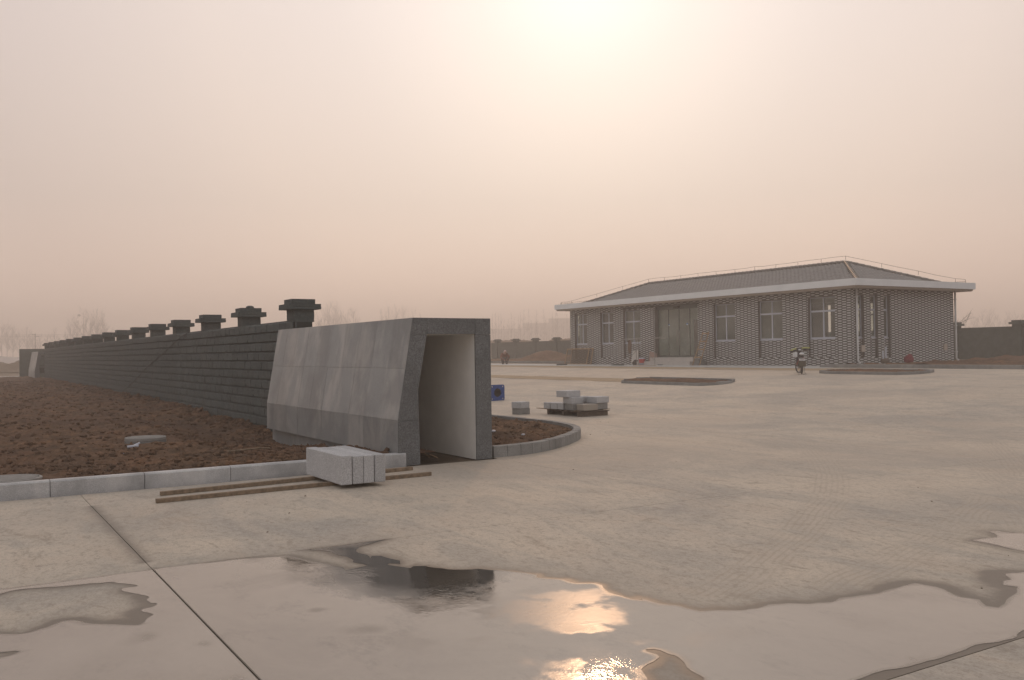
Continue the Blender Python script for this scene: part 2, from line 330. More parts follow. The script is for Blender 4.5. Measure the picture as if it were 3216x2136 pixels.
M_PALEM = simple('pale_heap', (.50, .44, .40), .9, .1, .3)
# ================================================================== ground and yard
xs = np.unique(np.concatenate([np.linspace(-790, -10, 14), np.arange(-10, 36, 1.), np.arange(13, 28.1, .25), np.linspace(36, 790, 14), [6.2, 6.35]]))
ys = np.unique(np.concatenate([np.linspace(-790, -10, 14), np.arange(-10, 100, 5.), np.linspace(100, 790, 12), [11.8, 11.9, 81.5, 82.5]]))
V, Fq = grid(xs, ys, lambda X, Y: np.where((X > -8.6) & (X < 6.25) & (Y > 11.85) & (Y < 82), -.6, zg(X)-.022))
tag(link('ground', npmesh('ground', V, Fq, M_FIELD, True)), kind='structure')
PUD_R = [(1.258,7.09),(1.33,7.10),(1.61,7.09),(1.86,7.08),(1.98,7.05),(2.12,6.99),(2.20,6.97),(2.25,6.88),(2.29,6.74),(2.33,6.61),(2.37,6.50),(2.42,6.35),(2.41,6.28),(2.49,6.28),(2.59,6.30),(2.58,6.37),(2.56,6.47),(2.58,6.58),(2.55,6.74),(2.54,6.90),(2.50,7.00),(2.45,7.05),(2.42,7.09),(2.53,7.09),(2.65,7.09),(2.79,7.09),(2.93,7.09),(3.08,7.09),(3.00,7.05),(2.90,7.00),(2.78,6.95),(2.72,6.88),(2.70,6.75),(2.71,6.64),(2.70,6.51),(2.74,6.58),(2.80,6.54),(2.82,6.41),(2.84,6.31),(2.81,6.21),(2.76,6.27),(2.72,6.24),(2.76,6.16),(2.81,6.05),(2.87,6.10),(2.94,6.05),(2.97,5.94),(3.02,5.85),(3.11,5.77),(3.20,5.75),(3.29,5.64),(3.37,5.54),(3.40,5.45),(3.44,5.36),(3.40,5.29),(3.45,5.21),(3.53,5.14),(3.54,5.01),(3.64,4.94),(3.65,4.88),(3.60,4.79),(3.59,4.70),(3.59,4.54),(3.63,4.44),(3.66,4.53),(3.68,4.42),(3.69,4.30),(3.74,4.23),(3.75,4.14),(3.77,4.07),(3.89,4.02),(3.98,3.93),(4.09,3.92),(4.20,3.93),(4.32,3.89),(4.41,3.80),(4.52,3.78),(4.66,3.78),(4.80,3.78),(4.95,3.73),(5.08,3.76),(5.23,3.76),(5.35,3.75),(5.37,3.64),(5.32,3.51),(5.28,3.40),(5.32,3.29),(5.23,3.20),(5.24,3.14),(5.38,3.18),(5.59,3.24),(5.78,3.33),(5.76,3.40),(5.87,3.48),(5.93,3.46),(6.05,3.57),(6.18,3.52),(6.37,3.41),(6.4,3.2),(6.26,3.05),(5.72,2.80),(5.20,2.79),(4.93,2.81),(4.74,2.78),(4.49,2.80),(4.23,2.80),(4.03,2.80),(3.80,2.83),(3.57,2.83),(3.29,2.81),(2.87,2.70),(2.3,2.2),(1.9,1.2),(1.7,0.),(1.258,-.8)]
POND = [(7.30,4.44),(7.38,4.41),(7.40,4.31),(7.46,4.24),(7.63,4.08),(7.39,3.81),(7.01,3.75),(6.82,3.88),(6.82,3.96),(6.85,4.09),(6.87,4.18),(6.87,4.31),(7.01,4.30),(7.14,4.27),(7.25,4.36)]
ISL_B = [(3.03,3.71),(3.10,3.68),(3.09,3.60),(3.13,3.54),(3.06,3.42),(3.03,3.38),(3.02,3.30),(3.01,3.21),(2.90,3.19),(2.76,3.29),(2.78,3.36),(2.83,3.48),(2.89,3.52),(2.99,3.54),(3.06,3.59)]
ISL_L = [(-.9,6.55),(-.2,6.8),(0.15,6.90),(0.27,6.95),(0.32,6.99),(0.40,7.02),(0.53,6.98),(0.61,6.93),(0.74,6.91),(0.88,6.89),(0.94,6.87),(1.00,6.79),(1.08,6.67),(1.07,6.63),(0.99,6.64),(0.97,6.61),(0.99,6.51),(1.05,6.45),(1.05,6.38),(1.09,6.29),(1.07,6.22),(1.06,6.14),(1.09,6.09),(1.04,6.04),(0.99,6.00),(1.01,5.93),(1.06,5.86),(1.00,5.79),(0.96,5.70),(0.90,5.67),(0.81,5.76),(0.70,5.84),(0.65,5.94),(0.60,6.02),(0.55,6.03),(0.49,5.97),(0.43,5.90),(0.34,5.86),(0.23,5.95),(0.13,6.03),(-.3,5.95),(-.9,6.1)]
ISL_S = [(-.3,5.60),(0.15,5.61),(0.22,5.58),(0.29,5.56),(0.30,5.53),(0.27,5.49),(0.21,5.47),(0.15,5.46),(-.3,5.42)]
PUD_L = [(1.242,7.09),(1.242,-.8),(-2,-1),(-4.0,1.5),(-4.05,6.6),(-2,6.95),(-.3,7.09)]
def smooth_closed(P, it):
    for _ in range(it):
        Q = []
        for i in range(len(P)):
            a, b = P[i], P[(i+1) % len(P)]; Q += [(a[0]*.75+b[0]*.25, a[1]*.75+b[1]*.25), (a[0]*.25+b[0]*.75, a[1]*.25+b[1]*.75)]
        P = Q
    return P
def rough_edge(P, amp=.012, step=.045, keep=None):
    out = []; n = len(P)
    for i in range(n):
        a = np.array(P[i]); b = np.array(P[(i+1) % n]); L = np.hypot(*(b-a)); k = max(1, int(L/step)); nr = np.array([-(b-a)[1], (b-a)[0]])/max(L, 1e-6)
        straight = (abs(a[0]-b[0]) < .002 and abs(a[0]) in (1.242, 1.258)) or (a[1] > 7.05 and b[1] > 7.05)
        for j in range(k):
            q = a+(b-a)*j/k
            if j or not straight:
                d = (fbm(np.array([q[0]*9+3]), np.array([q[1]*9]), 4)[0]-.5)*amp*5
                if abs(q[0]) not in (1.242, 1.258): q = q+nr*(d if not straight else -abs(d)*.25)
            out.append((float(q[0]), float(q[1])))
    return out
ISL_L = smooth_closed(ISL_L, 2); ISL_B = smooth_closed(ISL_B, 1); rPR, rPO, rIB, rIL, rIS = [rough_edge(p) for p in (PUD_R, POND, ISL_B, ISL_L, ISL_S)]; rPL = rough_edge(PUD_L, .01)
def seg_dist(X, Y, P, closed=True):
    P = np.array(P); A = P; B = np.roll(P, -1, 0)
    if not closed: A, B = P[:-1], P[1:]
    best = np.full(X.shape, 1e9)
    for (ax, ay), (bx, by) in zip(A, B):
        dx, dy = bx-ax, by-ay; l2 = dx*dx+dy*dy+1e-12; t = np.clip(((X-ax)*dx+(Y-ay)*dy)/l2, 0, 1)
        best = np.minimum(best, (X-ax-t*dx)**2+(Y-ay-t*dy)**2)
    return np.sqrt(best)
TRACKS = [([(12.37,10.95),(11.2,9.56),(9.72,8.07),(8.68,7.14),(7.56,6.27),(6.63,5.67),(5.83,5.2),(4.84,4.63),(4.03,4.24)], 0),
 ([(17.71,21.75),(17.2,17.28),(16.2,14.2),(14.94,11.94),(13.37,9.21),(11.85,7.45),(10.41,6.2),(9.31,5.28)], 0),
 ([(16.49,11.36),(15.9,10.17),(14.3,8.67),(12.42,7.26),(10.32,5.85)], 0), ([(9.1,5.43),(7.33,4.71),(6.35,4.39),(5.29,4.1),(4.7,3.92)], 0), ([(8.98,5.36),(8.29,4.8),(7.53,4.28)], 0),
 ([(20.5,14.),(18,17),(15,18.8),(11.8,19.4)], 0)]
def smooth_line(P, it=3):
    for _ in range(it):
        Q = [P[0]]
        for a, b in zip(P[:-1], P[1:]): Q += [(a[0]*.75+b[0]*.25, a[1]*.75+b[1]*.25), (a[0]*.25+b[0]*.75, a[1]*.25+b[1]*.75)]
        P = Q+[P[-1]]
    return P
TR = [np.array(smooth_line(p, 2)) for p, _ in TRACKS]
def track_attr(X, Y):
    best = np.full(X.shape, 9.)
    for P in TR:
        for (ax, ay), (bx, by) in zip(P[:-1], P[1:]):
            dx, dy = bx-ax, by-ay; l = math.hypot(dx, dy); t = ((X-ax)*dx+(Y-ay)*dy)/l/l; ok = (t >= -.02) & (t <= 1.02)
            d = ((X-ax)*dy-(Y-ay)*dx)/l; best = np.where(ok & (np.abs(d) < np.abs(best)), d, best)
    return best
tri_waters = []
def add_attr(me, name, arr):
    a = me.attributes.new(name, 'FLOAT', 'POINT'); a.data.foreach_set('value', np.asarray(arr, np.float32).ravel())
yard = tag(empty('concrete_yard'), kind='structure')
XJ = [-14.9, -9.5, -4.1, 1.25, 6.75, 12., 17.2, 22.2, 27.3, 32.2]; YJ = [-5.95+4.35*i for i in range(19)]
YJ[3] = 7.1; YJ[4] = 11.45
for i in range(len(XJ)-1):
    for j in range(len(YJ)-1):
        gp = .0032 if (XJ[i] < 6 and YJ[j] < 11) else .003; x0, x1, y0, y1 = XJ[i]+gp, XJ[i+1]-gp, YJ[j]+gp, YJ[j+1]-gp
        if x1 < 6.76 and y0 > 11.4: continue
        if x0 < -5 and y0 > 3: pass
        near = x0 > -1 and x0 < 17 and y0 > -1 and y0 < 20 or (x0 > -5 and x0 < 0 and 0 < y0 < 8)
        vnear = near and math.hypot((x0+x1)/2, (y0+y1)/2) < 9
        d = .032 if vnear else (.09 if near else .5)
        gx = np.linspace(x0, x1, max(3, int((x1-x0)/d)) if not (x1 > 13 and not near) else 22); gy = np.linspace(y0, y1, max(3, int((y1-y0)/d)))
        gx = np.concatenate([[x0], gx, [x1]]); gy = np.concatenate([[y0], gy, [y1]])
        V, Fq = grid(gx, gy, lambda X, Y: zg(X))
        Z = V[:, 2].reshape(len(gx), len(gy)); dz_ = .012 if gp > .0031 else .005; Z[0] -= dz_; Z[-1] -= dz_; Z[:, 0] -= dz_; Z[:, -1] -= dz_
        # worn joint lips
        me = npmesh('concrete_slab', V, Fq, M_CONC, False)
        X, Y = V[:, 0], V[:, 1]
        if near:
            if x0 < 9 and y0 < 8:
                w = np.minimum.reduce([seg_dist(X, Y, PUD_R), seg_dist(X, Y, POND), seg_dist(X, Y, ISL_B), seg_dist(X, Y, ISL_L), seg_dist(X, Y, ISL_S)])
                # damp silt is broader in places
                for cx_, cy_, r_, a_ in ((.93, 5.86, .22, .10), (.55, 5.98, .15, .06), (1.03, 6.3, .12, .05), (5.5, 3.5, .25, .09), (5.95, 3.62, .25, .12), (5.2, 3.85, .25, .07), (4.1, 3.95, .4, .03), (4.6, 4.0, .3, .03), (3.5, 5.2, .25, .03), (2.95, 3.6, .12, .03), (2.5, 6.9, .2, .03), (3.9, 2.72, .25, .10), (4.9, 2.72, .3, .12), (4.4, 2.75, .5, .05), (2.9, 2.6, .5, .05)):
                    w = w-a_*np.exp(-((X-cx_)**2+(Y-cy_)**2)/r_**2)
                if y1 > 7.11: w = w + np.where(Y > 7.08, .03, 0)
                w = np.where((Y > 7.3) & (Y < 10.6), np.minimum(w, np.abs(X-1.25)*1.1-.02+.05*fbm(X*14, Y*9, 3)), w)
            else: w = np.full(len(X), 5.)
            # dirty saw-cut in the joint, upper slab
            add_attr(me, 'wet', w); add_attr(me, 'trk', track_attr(X, Y))
        else: add_attr(me, 'wet', np.full(len(X), 5.)); add_attr(me, 'trk', np.full(len(X), 9.))
        link('concrete_slab', me, yard)
def water(name, outer, holes):
    polys = [[Vector((x, y, 0)) for x, y in p] for p in [outer]+holes]; flat = [v for p in polys for v in p]
    tri = geometry.tessellate_polygon(polys)
    bm = bmesh.new(); vs_ = [bm.verts.new((v.x, v.y, .0015)) for v in flat]
    for t in tri:
        try: bm.faces.new([vs_[k] for k in t])
        except ValueError: pass
    # denser mesh so that depth of the film can vary inside
    for ax, lo, hi in (('x', -4, 8), ('y', -1, 7.5)):
        st = .12; k = lo
        while k < hi:
            co = (k, 0, 0) if ax == 'x' else (0, k, 0); no = (1, 0, 0) if ax == 'x' else (0, 1, 0)
            bmesh.ops.bisect_plane(bm, geom=bm.verts[:]+bm.edges[:]+bm.faces[:], plane_co=co, plane_no=no); k += st
    for f in bm.faces:
        if f.normal.z < 0: f.normal_flip()
    me = bpy.data.meshes.new(name); bm.to_mesh(me); bm.free(); me.materials.append(M_WATER)
    n = len(me.vertices); co = np.empty(n*3, np.float32); me.vertices.foreach_get('co', co); X, Y = co[0::3], co[1::3]
    edge = np.minimum.reduce([seg_dist(X, Y, q) for q in ([outer]+holes)])
    if outer is rPL or outer is rPR: # the joint itself is no shore
        edge = np.where(np.abs(X-1.25) < .3, np.maximum(edge, .1), edge)
    sh = np.exp(-(edge/.035)**2)*.9
    for (cx, cy_, rx, ry, a) in PATCH:
        c, s_ = math.cos(.63), math.sin(.63); u = (X-cx)*c+(Y-cy_)*-s_; v = (X-cx)*s_+(Y-cy_)*c
        sh = np.maximum(sh, a*np.exp(-(u/rx)**2-(v/ry)**2))
    dry = .62*smooth((5.6-Y)/2.6)
    if outer is rPL: dry = np.maximum(dry, .2+.5*smooth((6.3-Y)/1.2))
    dry = np.maximum(dry, .5*smooth((4.0-Y)/.8)*smooth((2.6-X)/.8))
    rip = .04*np.ones(n)
    for (cx, cy_, r_, a) in ((2.75, 6.3, .35, .12), (2.35, 6.2, .25, .5), (2.8, 3.5, .28, .30), (2.95, 4.2, .5, .10), (2.5, 3.25, .35, .42), (3.0, 4.6, .8, .10), (2.7, 5.3, .4, .22)):
        rip = np.maximum(rip, a*np.exp(-((X-cx)**2+(Y-cy_)**2)/r_**2))
    rip = rip*(1-.6*np.clip(sh, 0, 1))
    add_attr(me, 'clear', np.exp(-((X-2.90-.25*(Y-6.1))/.62)**2-((Y-6.15)/.85)**2)*1.1 if outer is rPR else np.zeros(n)); add_attr(me, 'shallow', sh); add_attr(me, 'dry', dry); add_attr(me, 'rip', rip)  # 'clear' masks where the housing's dark reflection is painted into the puddle colour
    return tag(link(name, me), kind='structure')
PATCH = [(.892,5.415,.10,.16,1.),(1.17,5.12,.05,.16,1.),(1.891,5.384,.12,.06,.95),(1.974,4.859,.22,.16,.62),(3.156,5.028,.12,.10,.75),(.567,5.0,.12,.05,.5),(1.142,4.492,.12,.08,.7),(4.092,2.85,.08,.06,1.),(4.103,3.63,.05,.02,.6),(3.707,3.77,.05,.02,.6),(4.817,2.85,.10,.06,.9),(2.3,5.15,.3,.1,.5),(2.6,5.6,.2,.12,.45),(1.35,4.2,.1,.1,.6),(2.75,4.5,.18,.12,.35),(2.95,4.45,.16,.07,.45),(2.62,3.95,.18,.08,.5),(2.9,4.75,.2,.05,.4)]
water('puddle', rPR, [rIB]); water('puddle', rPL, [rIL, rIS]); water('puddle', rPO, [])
# sand-filled strips and the pale apron in front of the building
def strip(name, x0, x1, y0, y1, dz, mat, jag=.0, kind='structure'):
    xs = np.linspace(x0, x1, max(3, int((x1-x0)/.2))); ys = np.linspace(y0, y1, int((y1-y0)/.5)+2)
    V, Fq = grid(xs, ys, lambda X, Y: zg(X)+dz)
    V = V.reshape(len(xs), len(ys), 3); V[0, :, 0] += (fbm(V[0, :, 1]*.8, V[0, :, 1]*0, 3)-.5)*jag; V[-1, :, 0] += (fbm(V[-1, :, 1]*.8, V[-1, :, 1]*0+5, 3)-.5)*jag
    return tag(link(name, npmesh(name, V.reshape(-1, 3), Fq, mat)), kind=kind)
strip('sand_strip', 20.8, 21.85, 26.3, 69, .006, M_SAND, .25); strip('sand_strip', 26.5, 28.4, 21.3, 69, .006, M_SAND, .3)
strip('apron_paving', 28.6, 32.34, 24.4, 60, .009, M_APRON)
# ================================================================== soil
def soil_field(name, xs, ys, base, amp, near_wall=False, parent=None):
    def zf_(X, Y):
        z = base(X, Y)+amp*((fbm(X*1.3, Y*1.3, 4, 3)-.5)*1.1+(fbm(X*5, Y*5, 4, 9)-.5)*.75)
        l = fbm(X*14, Y*14, 3, 21); z = z+amp*.5*np.clip(l-.52, 0, 1)*1.6
        return z
    V, Fq = grid(xs, ys, zf_); return V, Fq
ys = [11.66]
while ys[-1] < 84: ys.append(ys[-1]+max(.026, .0026*ys[-1]))
ys = np.array(ys); xs = np.concatenate([np.linspace(-9, 0, 40), np.linspace(.04, 5.86, 190)])
def base_left(X, Y):
    b = .155-.03*smooth((Y-11.7)/2)-.05*smooth((Y-14)/25)
    b = b+.10*smooth((X-4.9)/.8)*(fbm(X*.9+4, Y*.9, 3)**2*2.2)*smooth((Y-17)/3)
    b = b-.26*smooth((X-3.0)/1.8)*smooth((Y-12.2)/4.5)*(1-smooth((Y-19)/14)); b = b+.12*np.exp(-((X-4.5)/.4)**2-((Y-14.2)/1.3)**2)*smooth((Y-11.9)/1)*fbm(X*4, Y*4, 3)
    return b
V, Fq = soil_field('soil', xs, ys, base_left, .13)
e = smooth((V[:, 1]-11.66)/.25); V[:, 2] = V[:, 2]*e+(1-e)*.145
# level hollows for the manhole covers
for cx, cy_, r_, z in ((2.83, 16.6, .62, .10), (.55, 11.98, .62, .165)):
    d = np.hypot(V[:, 0]-cx, V[:, 1]-cy_); k = smooth((r_-d)/.2); V[:, 2] = V[:, 2]*(1-k)+z*k
V[:, 2] = np.where((V[:, 0] > 5.2) & (V[:, 1] < 17.7), np.minimum(V[:, 2], .15), V[:, 2])
SOILV = V.copy(); NXS, NYS = xs, ys
tag(link('soil_plot', npmesh('soil_plot', V, Fq, M_SOIL, True)), kind='structure')
ico = bmesh.new(); bmesh.ops.create_icosphere(ico, subdivisions=1, radius=1); ico.verts.index_update()
IV = np.array([v.co[:] for v in ico.verts]); IF = np.array([[v.index for v in f.verts] for f in ico.faces]); ico.free()
def clods(name, P, S, mat=None, flat=.7):
    n = len(P); V = np.repeat(IV[None], n, 0)*(1+(rng.random((n, len(IV), 1))-.5)*.7)
    a = rng.random(n)*6.28; c, s_ = np.cos(a)[:, None], np.sin(a)[:, None]
    x = V[..., 0]*c-V[..., 1]*s_; y = V[..., 0]*s_+V[..., 1]*c; st = .7+rng.random((n, 1))*.6
    V = np.stack([x*st, y/st, V[..., 2]*flat], -1)*S[:, None, None]+P[:, None, :]
    F = (IF[None]+(np.arange(n)*len(IV))[:, None, None]).reshape(-1, 3)
    return npmesh(name, V.reshape(-1, 3), F, mat or M_SOIL, False)
def sample_z(px_, py_):
    ix = np.clip(np.searchsorted(NXS, px_)-1, 0, len(NXS)-2); iy = np.clip(np.searchsorted(NYS, py_)-1, 0, len(NYS)-2)
    return SOILV[ix*len(NYS)+iy, 2]
n = 15000; Yc = 11.75+(rng.random(n)**2.1)*55; Xc = .03*Yc-.6+rng.random(n)*(5.85-(.03*Yc-.6)); S = (.006+rng.random(n)**6*.045)*(1+Yc*.012)
m1 = rng.random(2600); Yn = 12.2+m1*6; Xn = 5.15-rng.random(2600)**1.3*1.7; keep = rng.random(2600) > .15
Yw = 18+(rng.random(2200)**1.5)*45; Xw = 5.82-rng.random(2200)**1.6*.7
Xc = np.concatenate([Xc, Xn[keep], Xw]); Yc = np.concatenate([Yc, Yn[keep], Yw]); S = np.concatenate([S, .010+rng.random(keep.sum())**4*.045, (.014+rng.random(2200)**5*.07)])
ok = ((Xc < 5.2) | (Yc > 18.0)) & (np.hypot(Xc-.55, Yc-11.98) > .58) & (np.hypot(Xc-2.83, Yc-16.6) > .42) & (Yc > 11.70+S); Xc, Yc, S = Xc[ok], Yc[ok], S[ok]
tag(link('soil_clods', clods('soil_clods', np.stack([Xc, Yc, sample_z(Xc, Yc)+S*.25], -1), S)), kind='stuff')
# ================================================================== kerbs
def kerb_stone(mb, p, q, z0, z1, w, ch=.018, face=1):
    """one stone from p to q; its front on the right-hand side when face=1"""
    p, q = Vector((*p, 0)), Vector((*q, 0)); d = (q-p).normalized(); nr = Vector((d.y, -d.x, 0))*face
    prof = [(0, z0), (0, z1-ch), (-ch, z1), (-w+ch*.4, z1), (-w, z1-ch*.4), (-w, z0)]
    a = [p+nr*t+Vector((0, 0, z)) for t, z in prof]; b = [q+nr*t+Vector((0, 0, z)) for t, z in prof]; n = len(prof)
    f = [tuple(range(n)), tuple(range(n, 2*n))[::-1]]+[(i, n+i, n+(i+1) % n, (i+1) % n)for i in range(n)]
    if face < 0: f = [x[::-1] for x in f]
    mb.add(a+b, f)
kl = tag(empty('kerb'), kind='structure')
x = -9.05
while x < 5.3:
    x1 = min(x+1.0, 5.33); mb = MB(); j = random.uniform(-.003, .003); kerb_stone(mb, (x+.004, 11.52+j), (x1-.004, 11.52+j+random.uniform(-.002, .002)), -.02, .18+random.uniform(-.003, .002), .13)
    mb.ob('kerb_stone', M_KERB, kl); x += 1.0
# round planting bed beside the gate housing
OUT = smooth_line([(6.76,11.60),(7.1,11.61),(7.5,11.66),(8.0,11.92),(8.46,12.24),(8.92,12.63),(9.42,13.10),(9.85,13.75),(10.1,14.45),(10.2,15.1),(10.22,16.0),(10.2,17.0),(10.2,20.5)], 2)
def resample(P, step):
    P = [Vector(p) for p in P]; out = [P[0]]; acc = 0
    for a, b in zip(P[:-1], P[1:]):
        L = (b-a).length; t = step-acc
        while t <= L: out.append(a+(b-a)*(t/L)); t += step
        acc = (acc+L) % step
    return out
kb = tag(empty('planting_bed_kerb'), kind='structure'); pts = resample(OUT, .245)
for i, (a, b) in enumerate(zip(pts[:-1], pts[1:])):
    d = (b-a).normalized()*.004; mb = MB(); kerb_stone(mb, tuple(a+d), tuple(b-d), -.02, .165+random.uniform(-.004, .004), .13, .01); mb.ob('kerb_stone', M_KERBD, kb)
xs = np.linspace(6.45, 10.15, 110); ys = np.linspace(11.62, 20.5, 230)
V, Fq = soil_field('s', xs, ys, lambda X, Y: .10+0*X, .17)
IN = [Vector(p) for p in pts]; px_ = np.array([p.x for p in IN]); py_ = np.array([p.y for p in IN])
d = seg_dist(V[:, 0], V[:, 1], [(p.x, p.y) for p in IN], False)
inside = np.ones(len(V), bool)
poly = [(p.x, p.y) for p in IN]+[(6.3, 20.6), (6.3, 11.5)]
def in_poly(X, Y, P):
    r = np.zeros(X.shape, bool); n = len(P)
    for i in range(n):
        (x1, y1), (x2, y2) = P[i], P[(i+1) % n]; c = ((y1 > Y) != (y2 > Y)) & (X < (x2-x1)*(Y-y1)/(y2-y1+1e-12)+x1); r ^= c
    return r
ins = in_poly(V[:, 0], V[:, 1], poly); k = np.where(ins, smooth((d-.07)/.25), 0); V[:, 2] = V[:, 2]*k+.115*(1-k)+.12*np.exp(-((V[:, 0]-7.4)/.7)**2-((V[:, 1]-12.9)/.8)**2)*k
fk = (ins & (d > .05))[Fq].all(1)
tag(link('bed_soil', npmesh('bed_soil', V, Fq[fk], M_SOIL, True)), kind='structure')
n = 1500; X = 6.8+rng.random(n)*3.3; Y = 11.7+rng.random(n)*7; S = .012+rng.random(n)**4*.055; dd = seg_dist(X, Y, poly[:-2], False); ok = in_poly(X, Y, poly) & (dd > .14+S)
ix = np.clip(((X-6.45)/(3.7/109)).astype(int), 0, 109); iy = np.clip(((Y-11.62)/(8.88/229)).astype(int), 0, 229); Zb = V[ix*230+iy, 2]
tag(link('bed_clods', clods('bed_clods', np.stack([X, Y, Zb+S*.2], -1)[ok], S[ok])), kind='stuff')
# two small planting islands in the yard
def island(x0, x1, y0, y1):
    P = []; r = (x1-x0)/2; cx = (x0+x1)/2
    for i in range(9): a = math.pi+math.pi*i/8; P.append((cx+r*math.cos(a), y0+r*.55+r*.55*math.sin(a)))
    for i in range(9): a = math.pi*i/8; P.append((cx+r*math.cos(a), y1-r*.55+r*.55*math.sin(a)))
    P.append(P[0]); pts = resample(P, .6)+[Vector(P[0])]; k_ = tag(empty('island_kerb'), kind='structure')
    for a, b in zip(pts[:-1], pts[1:]):
        if (b-a).length < .02: continue
        mb = MB(); z = zf((a.x+b.x)/2); kerb_stone(mb, tuple(a), tuple(b), z-.15, z+.09, .10, .01); mb.ob('kerb_stone', M_KERBD, k_)
    xs = np.linspace(x0+.05, x1-.05, 40); ys = np.linspace(y0+.05, y1-.05, 110)
    V, Fq = soil_field('s', xs, ys, lambda X, Y: zg(X)*0+zf((x0+x1)/2)+.10, .09); dd = seg_dist(V[:, 0], V[:, 1], P); ins = in_poly(V[:, 0], V[:, 1], P)
    k2 = smooth((dd-.08)/.3); zc = zf((x0+x1)/2)+.05; V[:, 2] = V[:, 2]*k2+zc*(1-k2); fk = (ins & (dd > .06))[Fq].all(1)
    tag(link('island_soil', npmesh('island_soil', V, Fq[fk], M_SOIL, True)), kind='structure')
island(20.45, 21.95, 21.5, 26.4); island(25.05, 26.7, 17.6, 21.4)
# raised bed and kerb right of the building, far bed by the far wall
kr = tag(empty('raised_bed_kerb'), kind='structure'); y = -6
while y < 24.9:
    y1 = min(y+1, 24.9); mb = MB(); kerb_stone(mb, (30.0, y1-.004), (30.0, y+.004), .6, .70+.14, .15, .01, 1); mb.ob('kerb_stone', M_KERBD, kr); y += 1
mb = MB(); mb.box(30.15, 41.5, 24.2, 25.2, .6, .80); tag(mb.ob('side_footpath', M_APRON), kind='structure')
mb = MB(); mb.box(30.0, 32.2, 24.9, 25.2, .6, .80); tag(mb.ob('side_footpath', M_KERBD), kind='structure')
xs = np.linspace(30.15, 50, 90); ys = np.linspace(-8, 24.15, 120)
V, Fq = soil_field('s', xs, ys, lambda X, Y: .80+.25*smooth((X-33)/10)*fbm(X*.4, Y*.4, 3), .22); tag(link('bed_soil', npmesh('bed_soil', V, Fq, M_SOIL, True)), kind='structure')
kf = tag(empty('far_bed_kerb'), kind='structure'); y = 47.0
while y < 82:
    mb = MB(); kerb_stone(mb, (34.9+.03*(y-47)+.03, y+.996), (34.9+.03*(y-47), y+.004), .6, .70+.13, .13, .01, 1); mb.ob('kerb_stone', M_KERBD, kf); y += 1
xs = np.linspace(36, 50, 80); ys = np.linspace(45.5, 84, 160)
V, Fq = soil_field('s', xs, ys, lambda X, Y: .70+.80*np.exp(-((X-43)/2.2)**2-((Y-58.5)/2.2)**2)+.85*np.exp(-((X-43)/2.)**2-((Y-64.5)/2.)**2)-.0+.5*np.exp(-((X-39)/1.2)**2-((Y-71.5)/2)**2), .25)
V[:, 2] = np.where(V[:, 0] < 36.4, .72, V[:, 2])
tag(link('far_bed_soil', npmesh('far_bed_soil', V, Fq, M_SOIL, True)), kind='structure')
xs = np.linspace(72, 106, 70); ys = np.linspace(84, 210, 260)
V, Fq = soil_field('s', xs, ys, lambda X, Y: .3+3.0*np.exp(-((X-88)/7)**2)*(smooth((Y-109)/6)*(1-smooth((Y-128)/4))*(.75+.5*fbm(X*.2, Y*.2, 3))+smooth((Y-133)/4)*(1-smooth((Y-157)/6))*(.8+.45*fbm(X*.2+5, Y*.2, 3))), .45)
tag(link('spoil_heap', npmesh('spoil_heap', V, Fq, M_SOIL, True)), label='long brown spoil heap rising behind the far grey wall left of the building', cat='soil heap')
# ================================================================== near boundary wall of split stone
ZT = 2.235; CH = .2025; NC = 12; BL = .44; WX = 5.90; Y0 = 17.95
wall = empty('boundary_wall', (WX, Y0, 0), label='long dark grey stone block wall running away beside the soil plot, with capped pillars', cat='wall')
def split_block(seed, L=BL, H=CH, ret=False):
    r = random.Random(seed); ys = [0, .010, L*.33, L*.66, L-.010, L]; zs = [0, .012, H*.45, H-.040, H-.004]
    dep = lambda i, j: 0 if j in (0, 4) else -.026 if i in (0, 5) else -(.046+r.uniform(-.006, .008))
    vs_ = [(dep(i, j), y+(.0 if i in (0, 5) else r.uniform(-.006, .006)), z) for i, y in enumerate(ys) for j, z in enumerate(zs)]; n = len(zs)
    fs = [(i*n+j, i*n+j+1, (i+1)*n+j+1, (i+1)*n+j) for i in range(5) for j in range(n-1)]
    return vs_, fs
bmesh_ = []
for s_ in range(8):
    vs_, fs = split_block(s_); mb = MB(); mb.add(vs_, fs)
    mb.add([(0, .0, 0), (0, BL, 0), (0, BL, CH-.004), (0, 0, CH-.004), (.05, 0, 0), (.05, BL, 0), (.05, BL, CH-.004), (.05, 0, CH-.004)], [(4, 5, 6, 7), (0, 1, 5, 4), (2, 3, 7, 6), (1, 2, 6, 5), (3, 0, 4, 7)]); bmesh_.append(mb.mesh('stone_block', M_SPLIT))
NEARN = 25
for c in range(NC):
    z = ZT-(c+1)*CH
    for k in range(NEARN):
        y = k*BL+(BL/2 if c % 2 else 0); o = link('stone_block', bmesh_[random.randrange(8)], wall, (random.uniform(-.004, .004), y+.003, z)); o.scale = (1, .985, 1)
mb = MB(); fv = []; ff = []; protos = [split_block(s_) for s_ in range(8)]; cnt = 0
for c in range(NC):
    z = ZT-(c+1)*CH; y = NEARN*BL+(BL/2 if c % 2 else 0)
    while y < 74.6-Y0:
        vs_, fs = protos[random.randrange(8)]; fv.append(np.array(vs_)+np.array([0, y, z])); ff.append(np.array(fs)+cnt); cnt += len(vs_); y += BL
o = link('stone_blocks', npmesh('stone_blocks', np.concatenate(fv), np.concatenate(ff), M_SPLIT), wall); tag(o, kind='stuff')
mb = MB(); mb.box(.045, .36, .0, 74.7-Y0, -.4, ZT-.03); mb.ob('wall_core', M_SPLITB, wall)
mb = MB(); mb.box(-.012, .40, .0, 74.7-Y0, ZT-.03, ZT+.006); mb.ob('coping', M_SPLIT, wall)
